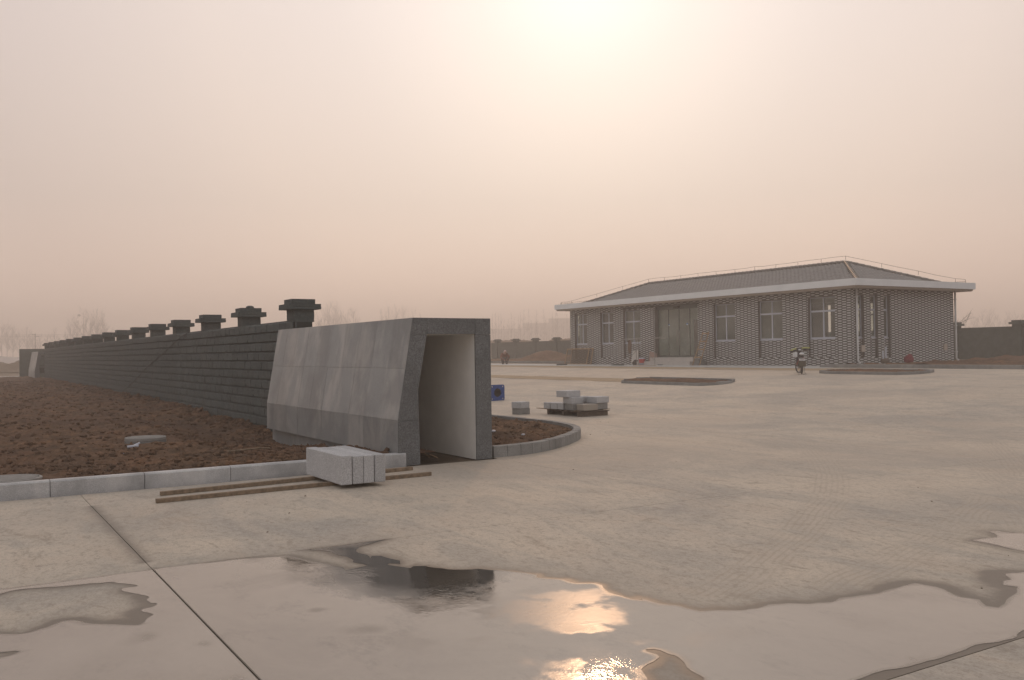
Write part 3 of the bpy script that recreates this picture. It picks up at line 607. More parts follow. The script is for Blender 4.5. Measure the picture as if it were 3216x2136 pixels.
def rough_slab(mb, x0, x1, y0, y1, z0, z1, k=5, a=.012, seed=0):
    bm = bmesh.new(); bmesh.ops.create_cube(bm, size=1); bmesh.ops.subdivide_edges(bm, edges=bm.edges[:], cuts=2, use_grid_fill=True); r = random.Random(seed)
    for v in bm.verts:
        c = v.co; edge = sum(abs(abs(t)-.5) < 1e-4 for t in c); k_ = a if edge == 1 else a*.35
        v.co = Vector((x0+(c.x+.5)*(x1-x0), y0+(c.y+.5)*(y1-y0), z0+(c.z+.5)*(z1-z0)))+Vector((r.uniform(-k_, k_), r.uniform(-k_, k_), r.uniform(-k_*.4, k_*.4)))
    bm.verts.index_update(); mb.add([v.co.copy() for v in bm.verts], [[v.index for v in f.verts] for f in bm.faces]); bm.free()
def pillar_meshes(mat, full=True):
    a = MB()
    zc = ZT-.0
    for i, (z0, z1) in enumerate(((ZT+.008, 2.455),)): rough_slab(a, -.025, .40, 0, .45, z0-ZT, z1-ZT, seed=i)
    b = MB(); rough_slab(b, -.15, .51, -.11, .56, 2.457-ZT, 2.565-ZT, seed=5, a=.01); rough_slab(b, -.07, .42, -.02, .47, 2.567-ZT, 2.665-ZT, seed=8, a=.008)
    return a.mesh('pillar', mat), b.mesh('pillar_cap', mat)
pa, pb = pillar_meshes(M_SPLIT)
for k in range(16):
    y = 3.755*k; p_ = link('pillar', pa, wall, (0, y+.0, ZT)); link('pillar_cap', pb, p_)
# hanging cable across the wall
mb = MB(); P = [Vector((5.83-.02*math.sin(i), 27.1+12.1*i/14, 2.25-2.1*(i/14)**1.12)) for i in range(15)]; mb.tube(P, .011, 5)
mb.ob('cable', M_BLK, label='thin black cable slanting down the face of the long stone wall', cat='cable')
mb = MB(); mb.ell((6.12, 21.95, 2.69), (.10, .09, .045)); mb.ob('stone_lump', M_SPLIT, label='small dark stone lump lying on top of the second wall pillar', cat='stone')
# ================================================================== gate housings
def housing(loc, L, interior=True, **k):
    h = empty('gate_housing', loc, **k); X = lambda v: v-5.335; F = .028
    # outline of the inclined side in x,z seen from the front
    P1, P2, P3, P4, P5, P6 = (0, .135), (-.110, .135), (-.103, .62), (.141, 2.035), (1.365, 2.03), (1.365, 0)
    ins = [(.213, 0), (.194, 1.03), (.340, 1.805), (1.112, 1.805), (1.115, 0)]
    core = [(.02, 0), (.02, .135+F), (-.11+F, .135+F), (-.103+F, .615), (.141+F, 2.035-F), (1.365-F, 2.03-F), (1.365-F, 0)]
    t = .012
    shell = core+[(ins[4][0]+t, 0), (ins[3][0]+t, 1.805+t), (ins[2][0]-t, 1.805+t), (ins[1][0]-t, 1.03), (ins[0][0]-t, 0)]
    mb = MB(); mb.prism(shell, .03, L-.03); mb.ob('housing_core', M_SOOT, h)
    # side stone panels, three rows, with open joints
    nrow = [((-.103, .62), (-.110, .135)), (None, None)]
    mid = (.141-.244*(2.035-1.335)/1.415, 1.335); ncol = round(L/.615)
    rows = [(P4, mid), (mid, P3), (P3, P2)]
    for ri, (a, b) in enumerate(rows):
        a = Vector(a); b = Vector(b); d = (b-a); n_ = Vector((d.y, -d.x)).normalized(); n_ = n_ if n_.x < 0 else -n_; g = .0015
        a2 = a+d.normalized()*g*(0 if ri == 0 else 1); b2 = b-d.normalized()*g*(0 if ri == 2 else 1)
        for c in range(ncol):
            y0, y1 = .03+c*(L-.03)/ncol+.0015, .03+(c+1)*(L-.03)/ncol-.002; q = random.uniform(-.0035, .0)
            o_ = [a2-n_*q, b2-n_*q]; i_ = [b2-n_*F, a2-n_*F]; prof = [(v.x, v.y) for v in o_+i_]
            m_ = MB(); m_.prism(prof, y0, y1); m_.ob('stone_panel', M_GRP, h)
    for c in range(ncol):
        y0, y1 = .03+c*(L-.03)/ncol+.0015, .03+(c+1)*(L-.03)/ncol-.002; m_ = MB(); m_.box(0, .018, y0, y1, -.3, .135); m_.ob('plinth_panel', M_GRP, h)
        m_ = MB(); m_.box(.141, 1.365, y0, y1, 2.0, 2.031); m_.ob('roof_panel', M_GRP, h)
        m_ = MB(); m_.box(1.365-F, 1.365, y0, y1, 0, 1.998); m_.ob('side_panel', M_GRF, h)
    # front frame in bush-hammered granite
    fr = lambda pts, nm='frame_stone': (lambda m_: m_.ob(nm, M_GRF, h))(MB().prism(pts, 0, .028))
    e = .002; xm = lambda z: .213-.019*z/1.03; xo = lambda z: -.110+.007*(z-.135)/.485
    fr([(0, 0), (.213, 0), (xm(.615), .615), (-.103, .615), (-.110, .137), (0, .137)])
    fr([(-.103, .62), (xm(.62), .62), (.194, 1.03), (.338, 1.795), (.100, 1.795)])
    fr([(.1009, 1.80), (.340, 1.80), (.341, 1.807), (.345, 2.034), (.141, 2.035)]); fr([(.349, 1.807), (1.110, 1.807), (1.112, 2.031), (.349, 2.034)])
    fr([(1.116, 1.80), (1.365, 1.80), (1.365, 2.03), (1.116, 2.031)]); fr([(1.115, 0), (1.365, 0), (1.365, 1.795), (1.113, 1.795)])
    # plastered lining
    lin = MB()
    def wallq(p, q): lin.add([(p[0], .03, p[1]), (q[0], .03, q[1]), (q[0], L-.03, q[1]), (p[0], L-.03, p[1])], [(0, 1, 2, 3)])
    for a, b in zip(ins[:-1], ins[1:]): wallq(a, b)
    lin.ob('plaster_lining', M_PLAST, h)
    if interior:
        mb = MB(); mb.prism([(.02, 0), (.02, .14), (-.08, .165), (-.075, .615), (.165, 2.0), (1.335, 2.0), (1.335, 0)], L-.028, L); mb.ob('end_wall', M_SOOT, h)
    return h
random.seed(21)
housing((5.335, 11.54, 0), 6.12, label='near grey granite gate housing with sloping panelled side and tall open front', cat='gate housing')
hh = housing((5.345, 74.8, .02), 6.2, False, label='small far gate housing at the distant left end of the long wall, seen through', cat='gate housing')
for z in (.55, 1.72): pass
for q_ in ((.42, .82), (1.66, 1.70), (.98, 1.01)): mb = MB(); mb.box(.2, 1.11, 3, 3.05, *q_); mb.ob('cross_bar', M_SPLITB, hh)
mb = MB(); mb.box(0, 1.9, 0, .35, 0, 2.33); mb.ob('wall_pier', M_FARWALL, None, (4.80, 84, .0), label='plain grey wall end behind the far gate housing', cat='wall')
mb = MB()
P = [Vector((.0, 0, .0)), Vector((.12, -.02, .012)), Vector((.22, -.06, .06)), Vector((.28, -.1, .14))]
for a, b in zip(P[:-1], P[1:]): mb.add([a, b, b+Vector((0, .35, .05)), a+Vector((0, .35, .0)), a+Vector((0, 0, -.012)), b+Vector((0, 0, -.012)), b+Vector((0, .35, .038)), a+Vector((0, .35, -.012))], [(0, 1, 2, 3), (7, 6, 5, 4), (0, 4, 5, 1), (3, 2, 6, 7)])
mb.ob('bent_board', M_WOODF, None, (6.12, 12.35, .014), (0, 0, R(170)), label='bent plywood offcut on the floor inside the near gate housing', cat='board')
# ================================================================== far wall along X = 50
fwall = empty('boundary_wall', (50, 15, .5), label='far dark stone boundary wall behind the building, with capped pillars', cat='wall')
mb = MB(); L_ = 71
for c in range(10):
    z = ZT-.06-(c+1)*.195-.15; mb.box(0, .3, 0, L_, z, z+.17)
mb.box(.025, .3, 0, L_, -.2, 1.9); o = mb.ob('stone_courses', M_FARWALL, fwall)
mb = MB(); mb.box(-.03, .33, 0, L_, 1.895, 1.955); mb.ob('coping', M_FARWALL, fwall)
def farpillar():
    a = MB(); a.box(-.10, .36, 0, .5, -.2, 2.12, 0); b = MB(); b.box(-.22, .48, -.12, .62, 2.122, 2.24); b.box(-.12, .38, -.02, .52, 2.242, 2.34)
    return a.mesh('pillar', M_FARWALL), b.mesh('pillar_cap', M_FARWALL)
qa, qb = farpillar()
# left group of pillars starts at y 71.7, right group near y 28.3
for k in range(-3, 16): 
    y = 28.25+3.755*k-15
    if y < 0 or y > L_: continue
    p_ = link('pillar', qa, fwall, (0, y, 0)); link('pillar_cap', qb, p_)
# ================================================================== timber, granite, pallet
def bar(p, q, w, h, name, mat, **k):
    p, q = Vector(p), Vector(q); L = (q-p).length; a = math.atan2((q-p).y, (q-p).x); mb = MB(); mb.bbox(0, L, -w/2, w/2, 0, h, .003)
    o = mb.ob(name, mat, None, tuple(p), (0, 0, a), **k); return o
bar((1.99, 10.80, .001), (5.20, 11.07, .001), .055, .045, 'timber_batten', M_WOOD, label='rear timber batten on the concrete under the granite blocks', cat='batten', group='battens under the granite blocks')
bar((1.85, 10.28, .001), (5.16, 10.44, .001), .055, .045, 'timber_batten', M_WOOD, label='front timber batten on the concrete, nearer the puddle, under the granite blocks', cat='batten', group='battens under the granite blocks')
lab = ['leftmost of the four light granite blocks on the battens, standing slightly higher', 'second granite block from the left on the two battens', 'third granite block from the left on the two battens', 'rightmost of the four light granite blocks, nearest the gate housing']
for i in range(4):
    x = 3.803+.136*i+(.004 if i else 0); h = .335 if i == 0 else .322
    mb = MB(); mb.bbox(x, x+.130, 9.985+(0, .0, .004, -.01)[i], 11.20+(0, .03, .01, .05)[i], .047, .047+h, .007)
    mb.ob('granite_block', M_GRL, None, (0, 0, 0), label=lab[i], cat='granite block', group='granite kerb blocks on battens')
def block(c, dims, rz, lab_, mat=None, grp='small granite blocks in the yard'):
    mb = MB(); mb.bbox(-dims[0]/2, dims[0]/2, -dims[1]/2, dims[1]/2, 0, dims[2], .008)
    mb.ob('granite_block', mat or M_GRL, None, c, (0, 0, rz), label=lab_, cat='granite block', group=grp)
block((11.98, 19.19, .0), (.33, .30, .150), R(12), 'lower granite block of the pair standing alone left of the pallet', M_KERBD)
block((11.96, 19.18, .151), (.34, .30, .155), R(18), 'upper granite block of the pair standing alone left of the pallet', M_GRL)
pal = empty('pallet', (12.42, 17.35, 0), 0, label='low dark timber pallet on the yard loaded with granite blocks', cat='pallet')
for i, y in enumerate((0.04, .66, 1.30)):
    mb = MB(); mb.bbox(.02, .86, y, y+.075, .002, .105, .004); mb.ob('runner', M_WOODD, pal)
for i in range(6):
    y = .0+i*.245; mb = MB(); x0 = -.02 if i != 5 else -.06; mb.bbox(.0, .88, y, y+.13, .107, .125, .003); mb.ob('deck_board', M_WOODD, pal)
mb = MB(); mb.bbox(-.02, 1.06, .10, .18, .127, .142, .003, T=Matrix.Rotation(R(5), 4, 'Z')); mb.ob('deck_board', M_WOOD, pal)
mb = MB(); mb.bbox(-.05, .02, 1.15, 1.75, .127, .142, .003); mb.ob('deck_board', M_WOOD, pal)
B = .300
P_ = [((12.56, 18.63, .143), (.40, .25, .150), 0, 'leftmost granite block of the bottom row on the pallet'), ((12.60, 18.37, .143), (.42, .245, .150), 2, 'second granite block from the left in the bottom row on the pallet'),
 ((12.62, 18.11, .143), (.42, .25, .150), -1, 'third granite block from the left in the bottom row on the pallet'), ((12.60, 17.77, .143), (.36, .30, .150), 0, 'bottom granite block under the tallest stack on the pallet'),
 ((12.72, 17.45, .143), (.42, .28, .145), 3, 'tan stained granite block at the near corner of the pallet'), ((13.13, 17.62, .143), (.40, .33, .150), 4, 'right bottom granite block on the pallet, under another block'),
 ((12.60, 17.84, .294), (.36, .33, .150), 5, 'middle granite block in the tallest stack on the pallet'), ((12.92, 17.98, .294), (.36, .33, .150), 0, 'granite block behind the tallest stack, second layer of the pallet'),
 ((13.15, 17.60, .294), (.42, .33, .150), 8, 'upper right granite block resting on the pallet load'), ((12.56, 17.98, .445), (.46, .36, .150), 10, 'topmost granite block of the tallest stack on the pallet'), ((12.97, 18.30, .143), (.38, .5, .150), 0, 'granite block in the back row of the pallet')]
tan = granite('tan_stained_granite', .27, .25, .75, 150, .1, (1.08, .96, .82), .2)
for i, (c, d, a, l) in enumerate(P_): block(c, d, R(a), l, tan if 'tan' in l else (M_KERBD if i in (3, 5) else None), 'granite blocks on the pallet')
# ---------------- blue flanged pipe piece
def blue_flange():
    root = empty('flanged_pipe', (14.28, 24.62, zf(14.4)), R(1), label='blue square flanged pipe fitting standing on edge beside the gate housing', cat='pipe fitting')
    mb_blue = simple('blue_enamel', (.012, .055, .22), .4, .15, 8); dark = simple('pipe_lining', (.035, .035, .038), .8)
    W_ = .50; r = .06; out = []
    for cx, cz, a0 in ((W_-r, W_-r, 0), (r, W_-r, 90), (r, r, 180), (W_-r, r, 270)):
        for k in range(6): a = R(a0+18*k); out.append((cx+r*math.cos(a), cz+r*math.sin(a)))
    holes = [[(W_/2+.135*math.cos(2*math.pi*k/28), W_/2+.135*math.sin(2*math.pi*k/28)) for k in range(28)]]
    for sx, sz in ((1, 1), (1, -1), (-1, 1), (-1, -1)):
        cx, cz = W_/2+sx*.192, W_/2+sz*.192; ang = math.atan2(sz, sx); q = []
        for k in range(12):
            a = 2*math.pi*k/12; u, v = .034*math.cos(a), .018*math.sin(a); q.append((cx+u*math.cos(ang)-v*math.sin(ang), cz+u*math.sin(ang)+v*math.cos(ang)))
        holes.append(q)
    loops = [out]+holes; flat = [p for l in loops for p in l]; tri = geometry.tessellate_polygon([[Vector((p[0], p[1], 0)) for p in l] for l in loops]); n = len(flat); mb = MB()
    vs_ = [(p[0], 0, p[1]) for p in flat]+[(p[0], .035, p[1]) for p in flat]; fs = [tuple(t) for t in tri]+[tuple(i+n for i in t[::-1]) for t in tri]; b = 0
    for l in loops:
        k = len(l); fs += [(b+i, b+(i+1) % k, b+(i+1) % k+n, b+i+n) for i in range(k)]; b += k
    mb.add(vs_, fs); mb.ob('flange', mb_blue, root)
    T = Matrix.Translation((W_/2, .036, W_/2)) @ Matrix.Rotation(R(-90), 4, 'X'); mb = MB(); mb.lathe([(.150, 0), (.150, .42)], 28, T=T); mb.ob('pipe_barrel', mb_blue, root, sm=True)
    mb = MB(); mb.lathe([(.1352, -.036), (.1352, .30), (0.001, .302)], 28, T=T); mb.ob('pipe_bore', dark, root, sm=True)
blue_flange()
# ---------------- manhole covers and litter in the soil
def manhole(c, r, name_lab, lip):
    root = empty('manhole_cover', c, label=name_lab, cat='manhole cover')
    mb = MB(); mb.lathe([(0.001, -.03), (r-.03, -.03), (r-.03, 0), (r-.008, 0), (r, -.006), (r, -.05)], 40); mb.lathe([(0.001, -.004), (r-.04, -.004)], 40); mb.ob('cover_plate', M_MH, root)
    for k in range(-6, 7):
        y = k*.068; h = math.sqrt(max(0, (r-.05)**2-y*y)); 
        if h < .03: continue
        mb = MB(); mb.bbox(-h, h, y-.017, y+.017, -.006, .004, .003, T=Matrix.Rotation(R(35), 4, 'Z')); mb.ob('raised_rib', M_MH, root)
    if lip: mb = MB(); mb.lathe([(r+.0, -.16), (r+.0, -.055), (r-.03, -.055)], 40); mb.lathe([(r+.14, -.17), (r+.14, -.13), (r+.0, -.128)], 40); mb.ob('cover_ring', M_KERBD, root)
manhole((2.83, 16.6, .19), .33, 'round concrete manhole cover raised above the soil in mid plot', True)
manhole((.55, 11.98, .19), .36, 'ribbed round manhole cover right behind the kerb at the left edge', False)
mb = MB(); mb.tube([(0, 0, 0), (.16, .02, .01)], .02, 8); mb.tube([(.07, 0, .0), (.17, .12, .04)], .018, 8); mb.ob('pipe_fitting', M_WHITEM, None, (2.30, 15.05, float(sample_z(2.3, 15.05))+.03), (0, 0, R(-10)), label='small white plastic pipe fitting lying on the soil before the raised manhole', cat='pipe fitting')
for c, s_, rz, l in (((.25, 12.6, .16), .07, .3, 'crumpled pale litter on the soil near the left kerb'), ((2.2, 14.7, .15), .05, 1, 'small pale scrap on the soil below the white fitting'), ((4.35, 15.3, .17), .07, .5, 'pale scrap on the soil halfway to the gate housing'), ((3.9, 15.6, .15), .03, .5, 'tiny white scrap on the soil between manhole and gate housing')):
    mb = MB(); mb.ell((0, 0, 0), (s_, s_*.7, s_*.25), 7, 4); c = (c[0], c[1], float(sample_z(c[0], c[1]))+.015); bm_ = mb.ob('litter_scrap', M_WHITEM, None, c, (0, 0, rz), label=l, cat='litter')
mb = MB(); mb.tube([(0, 0, 0), (.45, -.12, .03), (.62, -.1, .02)], .014, 5); mb.ob('stick', M_WOOD, None, (3.5, 13.9, float(sample_z(3.5, 13.9))+.03), label='thin pale stick lying on the soil near the gate housing', cat='stick')
for c, s_, l in (((7.75, 13.3, .22), .05, 'pale plastic scrap on the planting bed soil, left'), ((7.9, 12.6, .2), .04, 'small pale stone in the planting bed near its kerb'), ((7.35, 14.6, .22), .07, 'larger white scrap at the back of the planting bed')):
    mb = MB(); mb.ell((0, 0, 0), (s_, s_*.6, s_*.4), 7, 4); mb.ob('litter_scrap', M_WHITEM, None, c, label=l, cat='litter')
# pebbles and grit scattered on the concrete
n = 240; X = rng.random(n)*15+.5; Y = 2.7+rng.random(n)*16; S = .002+rng.random(n)**6*.010; ok = ~((X < 7.0) & (Y > 11.2)) & (seg_dist(X, Y, OUT, False) > .2) & ~in_poly(X, Y, poly)
tag(link('yard_grit', clods('yard_grit', np.stack([X, Y, zg(X)+S*.3], -1)[ok], S[ok], simple('grit', (.20, .165, .125), .9))), kind='stuff')
# ================================================================== the building
BX, BY, BX1, BY1 = 32.26, 25.29, 39.2, 45.86; ZB, ZW, ZH = .68, 1.90, 3.69; ZE = 3.955; REC = .125
bld = empty('building', (BX, BY, ZB), label='single storey building in black and white tile with grey hipped roof', cat='building')
LONG = [(26.23, 27.68, 'w'), (29.15, 30.61, 'w'), (32.09, 33.54, 'w'), (34.68, 37.99, 'e'), (39.20, 40.68, 'w'), (41.58, 42.83, 'w'), (44.12, 45.37, 'w')]
SHORT = [(32.50, 32.925, 'n'), (33.37, 33.83, 'n'), (34.22, 34.66, 'n')]
wallmesh = MB()
def facade(u0, u1, ops, P, tiles=True, wm=wallmesh):
    """P(u, d, z): u along the wall, d depth inwards"""
    def q(u0_, u1_, d0, d1, z0, z1): 
        vs_ = [P(u, d, z) for z in (z0, z1) for u, d in ((u0_, d0), (u1_, d0), (u1_, d1), (u0_, d1))]; wm.add(vs_, [(3, 2, 1, 0), (4, 5, 6, 7), (0, 1, 5, 4), (1, 2, 6, 5), (2, 3, 7, 6), (3, 0, 4, 7)])
    T = .24; e = u0
    for a, b, k in ops:
        q(e, a, 0, T, ZB-.2, ZE)
        if k == 'e': q(a, b, 0, T, 3.80, ZE)
        else:
            q(a, b, REC, T, 1.06, ZW); q(a, b, 0, T, ZB-.2, 1.059); q(a, b, 0, T, ZH, ZE)
        e = b
    q(e, u1, 0, T, ZB-.2, ZE)
    if not tiles: return [], [], []
    rw, ru = .0545, .470; W_, D_, M_ = [], [], []
    nr = int((ZE-ZB)/rw)
    for r in range(nr):
        z = ZB+.004+r*rw; off = ru/2 if r % 2 else 0; u = u0-off-.1
        while u < u1:
            for (a, b, isw) in ((u, u+.178, 1), (u+ru/2, u+ru/2+.178, 0), (u+.182, u+ru/2-.004, 2), (u+ru/2+.182, u+ru-.004, 2)):
                # clip against the edges and the openings
                for s0, s1, dep, ok in segs_for(a, b, z, u0, u1, ops):
                    if s1-s0 > .02: (D_, W_, M_)[isw].append((s0, s1, dep, z))
            u += ru
    return W_, D_, M_
def segs_for(a, b, z, u0, u1, ops):
    a, b = max(a, u0+.004), min(b, u1-.004); out = []
    if b <= a: return out
    cuts = [(a, b)]
    for o0, o1, k in ops:
        new = []
        for s0, s1 in cuts:
            if s1 <= o0 or s0 >= o1: new.append((s0, s1)); continue
            if s0 < o0: new.append((s0, o0-.003))
            if s1 > o1: new.append((o1+.003, s1))
            m0, m1 = max(s0, o0+.004), min(s1, o1-.004)
            if k == 'e':
                if z > 3.80 and m1 > m0: out.append((m0, m1, 0, True))
            elif z < 1.02 or z > ZH: out.append((m0, m1, 0, True))
            elif 1.06 < z < ZW-.06: out.append((m0, m1, REC, True))
        cuts = new
    return out+[(s0, s1, 0, True) for s0, s1 in cuts]
PL = lambda u, d, z: (BX+d, u, z); PS = lambda u, d, z: (u, BY+d, z)
PBk = lambda u, d, z: (BX1-d, u, z); PSf = lambda u, d, z: (u, BY1-d, z)
res = []
res.append((PL,)+facade(BY, BY1, LONG, PL)); res.append((PS,)+facade(BX+.24, BX1-.24, SHORT, PS))
# the two end strips of the short side are covered by the long wall's return
BACK = [(29.2, 30.55, 'w'), (31.95, 32.31, 'n')]
facade(BY, BY1, BACK, PBk, False); facade(BX+.24, BX1-.24, SHORT, PSf, False)
# tiles on the returns of the long wall seen from the short side
ext = []
for lo, hi in ((BX, BX+.24), (BX1-.24, BX1)):
    sv = []; 
    rw, ru = .0545, .470
    for r in range(int((ZE-ZB)/rw)):
        z = ZB+.004+r*rw; off = ru/2 if r % 2 else 0; u = BX+.24-off-.1-ru*2
        while u < hi:
            for a, b, isw in ((u, u+.178, 1), (u+ru/2, u+ru/2+.178, 0), (u+.182, u+ru/2-.004, 2), (u+ru/2+.182, u+ru-.004, 2)):
                a2, b2 = max(a, lo+.006), min(b, hi-.006)
                if b2-a2 > .02: ext.append((a2, b2, isw, z))
            u += ru
wt_, dk_, md_ = [], [], []
for P, Wl, Dl, Ml in res:
    for lst, dst, pr in ((Wl, wt_, .010), (Dl, dk_, .006), (Ml, md_, .007)):
        for s0, s1, dep, z in lst: dst.append([P(u, dep+d, zz) for zz in (z, z+.051) for u, d in ((s0, -pr), (s1, -pr), (s1, .004), (s0, .004))])
for s0, s1, isw, z in ext: (dk_, wt_, md_)[isw].append([PS(u, d, zz) for zz in (z, z+.051) for u, d in ((s0, -(.010 if isw else .006)), (s1, -(.010 if isw else .006)), (s1, .004), (s0, .004))])
BF = np.array([(4, 5, 6, 7), (3, 2, 1, 0), (0, 1, 5, 4), (1, 2, 6, 5), (3, 0, 4, 7)])
def boxes_mesh(name, L, mat):
    V = np.array(L).reshape(-1, 3)-np.array([BX, BY, ZB]); n = len(L); F = (BF[None]+(np.arange(n)*8)[:, None, None]).reshape(-1, 4); o = link(name, npmesh(name, V, F, mat), bld); tag(o, kind='stuff'); return o
boxes_mesh('white_tiles', wt_, M_TW); boxes_mesh('dark_tiles', dk_, M_TD); boxes_mesh('grey_tiles', md_, M_TMID)
M_GROUT = simple('tile_grout', (.16, .145, .135), .9, .12, 5)
def part(mb, name, mat, parent=bld, sm=False, **k):
    off = Vector((BX, BY, ZB)); mb.v = [tuple(Vector(v)-off) for v in mb.v]; return mb.ob(name, mat, parent, sm=sm, **k)
part(wallmesh, 'wall', M_GROUT)
def frame_window(P, a, b, kind, back=False):
    w = MB(); d0, d1 = REC+.015, REC+.065; f = .036
    def q(u0, u1, z0, z1, mb=w, e0=d0, e1=d1): mb.add([P(u, d, z) for z in (z0, z1) for u, d in ((u0, e0), (u1, e0), (u1, e1), (u0, e1))], [(3, 2, 1, 0), (4, 5, 6, 7), (0, 1, 5, 4), (1, 2, 6, 5), (2, 3, 7, 6), (3, 0, 4, 7)])
    q(a, a+f, ZW, ZH); q(b-f, b, ZW, ZH); q(a+f, b-f, ZW, ZW+.055); q(a+f, b-f, ZH-f, ZH); q(a+f, b-f, 3.05, 3.13)
    c = (a+b)/2
    if kind == 'w': q(c-.03, c+.03, ZW+.055, 3.06); q(c-.022, c+.022, 3.13, ZH-f)
    q(a-.01, b+.01, ZW-.04, ZW-.002, e0=d0-.05)
    o = part(w, 'window', M_WHITEM)
    g = MB(); e = REC+.04
    cells = [(a+f, c-.03), (c+.03, b-f)] if kind == 'w' else [(a+f, b-f)]
    for u0, u1 in cells:
        for z0, z1 in ((ZW+.055, 3.06), (3.13, ZH-f)):
            g = MB(); g.add([P(u0, e, z0), P(u1, e, z0), P(u1, e, z1), P(u0, e, z1)], [(0, 1, 2, 3)]); part(g, 'pane', M_GLASS, o)
for a, b, k in LONG:
    if k == 'w': frame_window(PL, a, b, 'w')
for a, b, k in SHORT: frame_window(PS, a, b, 'n'); frame_window(PSf, a, b, 'n')
frame_window(PBk, 29.2, 30.55, 'w')
# interior
M_INT = simple('interior_wall', (.72, .72, .66), .9, .08, 1.2); M_DOOR = simple('brown_door', (.15, .07, .05), .5, .2, 3)
mb = MB(); mb.box(BX+.31, BX1-.31, BY+.31, BY1-.31, .7, 1.10); part(mb, 'floor', M_SOOT)
mb = MB(); mb.box(BX+.31, BX1-.31, BY+.31, BY1-.31, 3.80, 3.90); part(mb, 'ceiling', M_INT)
for y in (31.3, 34.35, 38.35, 41.1): mb = MB(); mb.box(BX+.32, 36.2 if y == 31.3 else 38.8, y, y+.12, 1.101, 3.799); part(mb, 'partition_wall', M_INT)
mb = MB(); mb.box(35.0, 35.1, 34.48, 38.34, 1.101, 3.799); part(mb, 'partition_wall', M_INT)
for y in (35.35, 37.0):
    mb = MB(); mb.box(34.93, 34.999, y, y+.86, 1.101, 3.15); d_ = part(mb, 'inner_door', M_DOOR)
# glazed entrance: panes, posts, threshold, sticker labels
fr_ = MB(); e = BX+.20
for y in (34.70, 35.50, 36.32, 37.14, 37.95): fr_.box(e, e+.05, y-.018, y+.018, 1.16, 3.62)
fr_.box(e-.01, e+.06, 34.68, 37.99, 3.62, 3.80); fr_.box(e, e+.06, 34.68, 37.99, 1.10, 1.20); ent = part(fr_, 'entrance', simple('entrance_frame', (.10, .11, .10), .5))
M_EG = glass('entrance_glass', (.80, .90, .84), .28)
for y0, y1 in ((34.72, 35.48), (35.52, 36.30), (36.34, 37.12), (37.16, 37.93)):
    mb = MB(); mb.add([(e+.025, y0, 1.2), (e+.025, y1, 1.2), (e+.025, y1, 3.62), (e+.025, y0, 3.62)], [(0, 1, 2, 3)]); part(mb, 'pane', M_EG, ent)
for y in (36.42, 36.22): mb = MB(); mb.tube([(e-.04, y, 1.7), (e-.04, y, 2.5)], .016, 6); part(mb, 'door_handle', M_MET, ent)
M_STB = simple('blue_sticker', (.09, .22, .42), .5); M_STW = simple('white_sticker', (.7, .75, .78), .5)
for y in (35.62, 37.05):
    mb = MB(); mb.box(e+.012, e+.018, y, y+.13, 2.80, 2.86); part(mb, 'sticker', M_STB, ent); mb = MB(); mb.box(e+.012, e+.018, y, y+.13, 2.76, 2.80); part(mb, 'sticker', M_STW, ent)
mb = MB(); mb.box(BX-.0, BX+.16, 36.2, 36.5, 3.66, 3.76); part(mb, 'lamp_box', M_BLK)
M_STEP = simple('pale_step_stone', (.48, .45, .42), .8, .08, 3)
mb = MB(); mb.box(BX-.35, BX+.19, 34.70, 38.02, .69, 1.10); part(mb, 'step', M_STEP); mb = MB(); mb.box(BX-.75, BX-.352, 34.50, 38.62, .69, .90); part(mb, 'step', M_STEP)
# dark beam over the entrance and left bay
mb = MB(); mb.box(BX-.10, BX-.012, 34.6, 40.75, 3.775, 3.86); part(mb, 'awning_beam', simple('dark_beam', (.06, .058, .055), .6))
# eaves
OV = .68; ex0, ex1, ey0, ey1 = BX-OV, BX1+OV, BY-OV, BY1+OV; FT, FB = 4.335, 4.045
def ring(x0, x1, y0, y1, t, z0, z1):
    mb = MB(); mb.box(x0, x0+t, y0, y1, z0, z1); mb.box(x1-t, x1, y0, y1, z0, z1); mb.box(x0+t, x1-t, y0, y0+t, z0, z1); mb.box(x0+t, x1-t, y1-t, y1, z0, z1); return mb
part(ring(ex0, ex1, ey0, ey1, .10, FB, FT), 'fascia', M_FASC)
part(ring(ex0+.08, ex1-.08, ey0+.08, ey1-.08, .05, 3.99, FB-.002), 'gutter_lip', M_SOFF)
mb = MB(); mb.box(ex0+.1, ex1-.1, ey0+.1, ey1-.1, 3.957, 3.988); part(mb, 'soffit', M_SOFF)
# roof structure and tiles
RX0, RX1, RY0, RY1 = 32.1, 39.36, 24.76, 46.2; RZE, RZR = 4.05, 5.45; xr = (RX0+RX1)/2; run = xr-RX0; ya, yb = RY0+run, RY1-run
mb = MB(); mb.add([(RX0, RY0, RZE-.06), (RX1, RY0, RZE-.06), (RX1, RY1, RZE-.06), (RX0, RY1, RZE-.06), (xr, ya, RZR-.06), (xr, yb, RZR-.06)], [(0, 4, 5, 3), (0, 1, 4), (1, 2, 5, 4), (2, 3, 5), (0, 3, 2, 1)]); roof = part(mb, 'roof', M_SPLITB)
sl_ = math.hypot(run, RZR-RZE); th = math.atan2(RZR-RZE, run); NR = 14; exposure_ = sl_/NR; tw = .232
def tile_shape():
    k = 7; vs_ = []; Lt = exposure_*1.12
    for s_, lift in ((0., .015), (Lt, .0)):
        for i in range(k+1):
            t = i/k; h = .026*math.sin(math.pi*min(1, t/.55))**1 if t < .55 else -.012*math.sin(math.pi*(t-.55)/.45)
            vs_.append((t*tw, s_, lift+h))
    n = k+1; fs = [(i, i+1, n+i+1, n+i) for i in range(k)]
    b = len(vs_); vs_ += [(v[0], v[1], v[2]-.012) for v in vs_[:n]]; fs += [(b+i, b+i+1, i+1, i) for i in range(k)]
    return vs_, fs
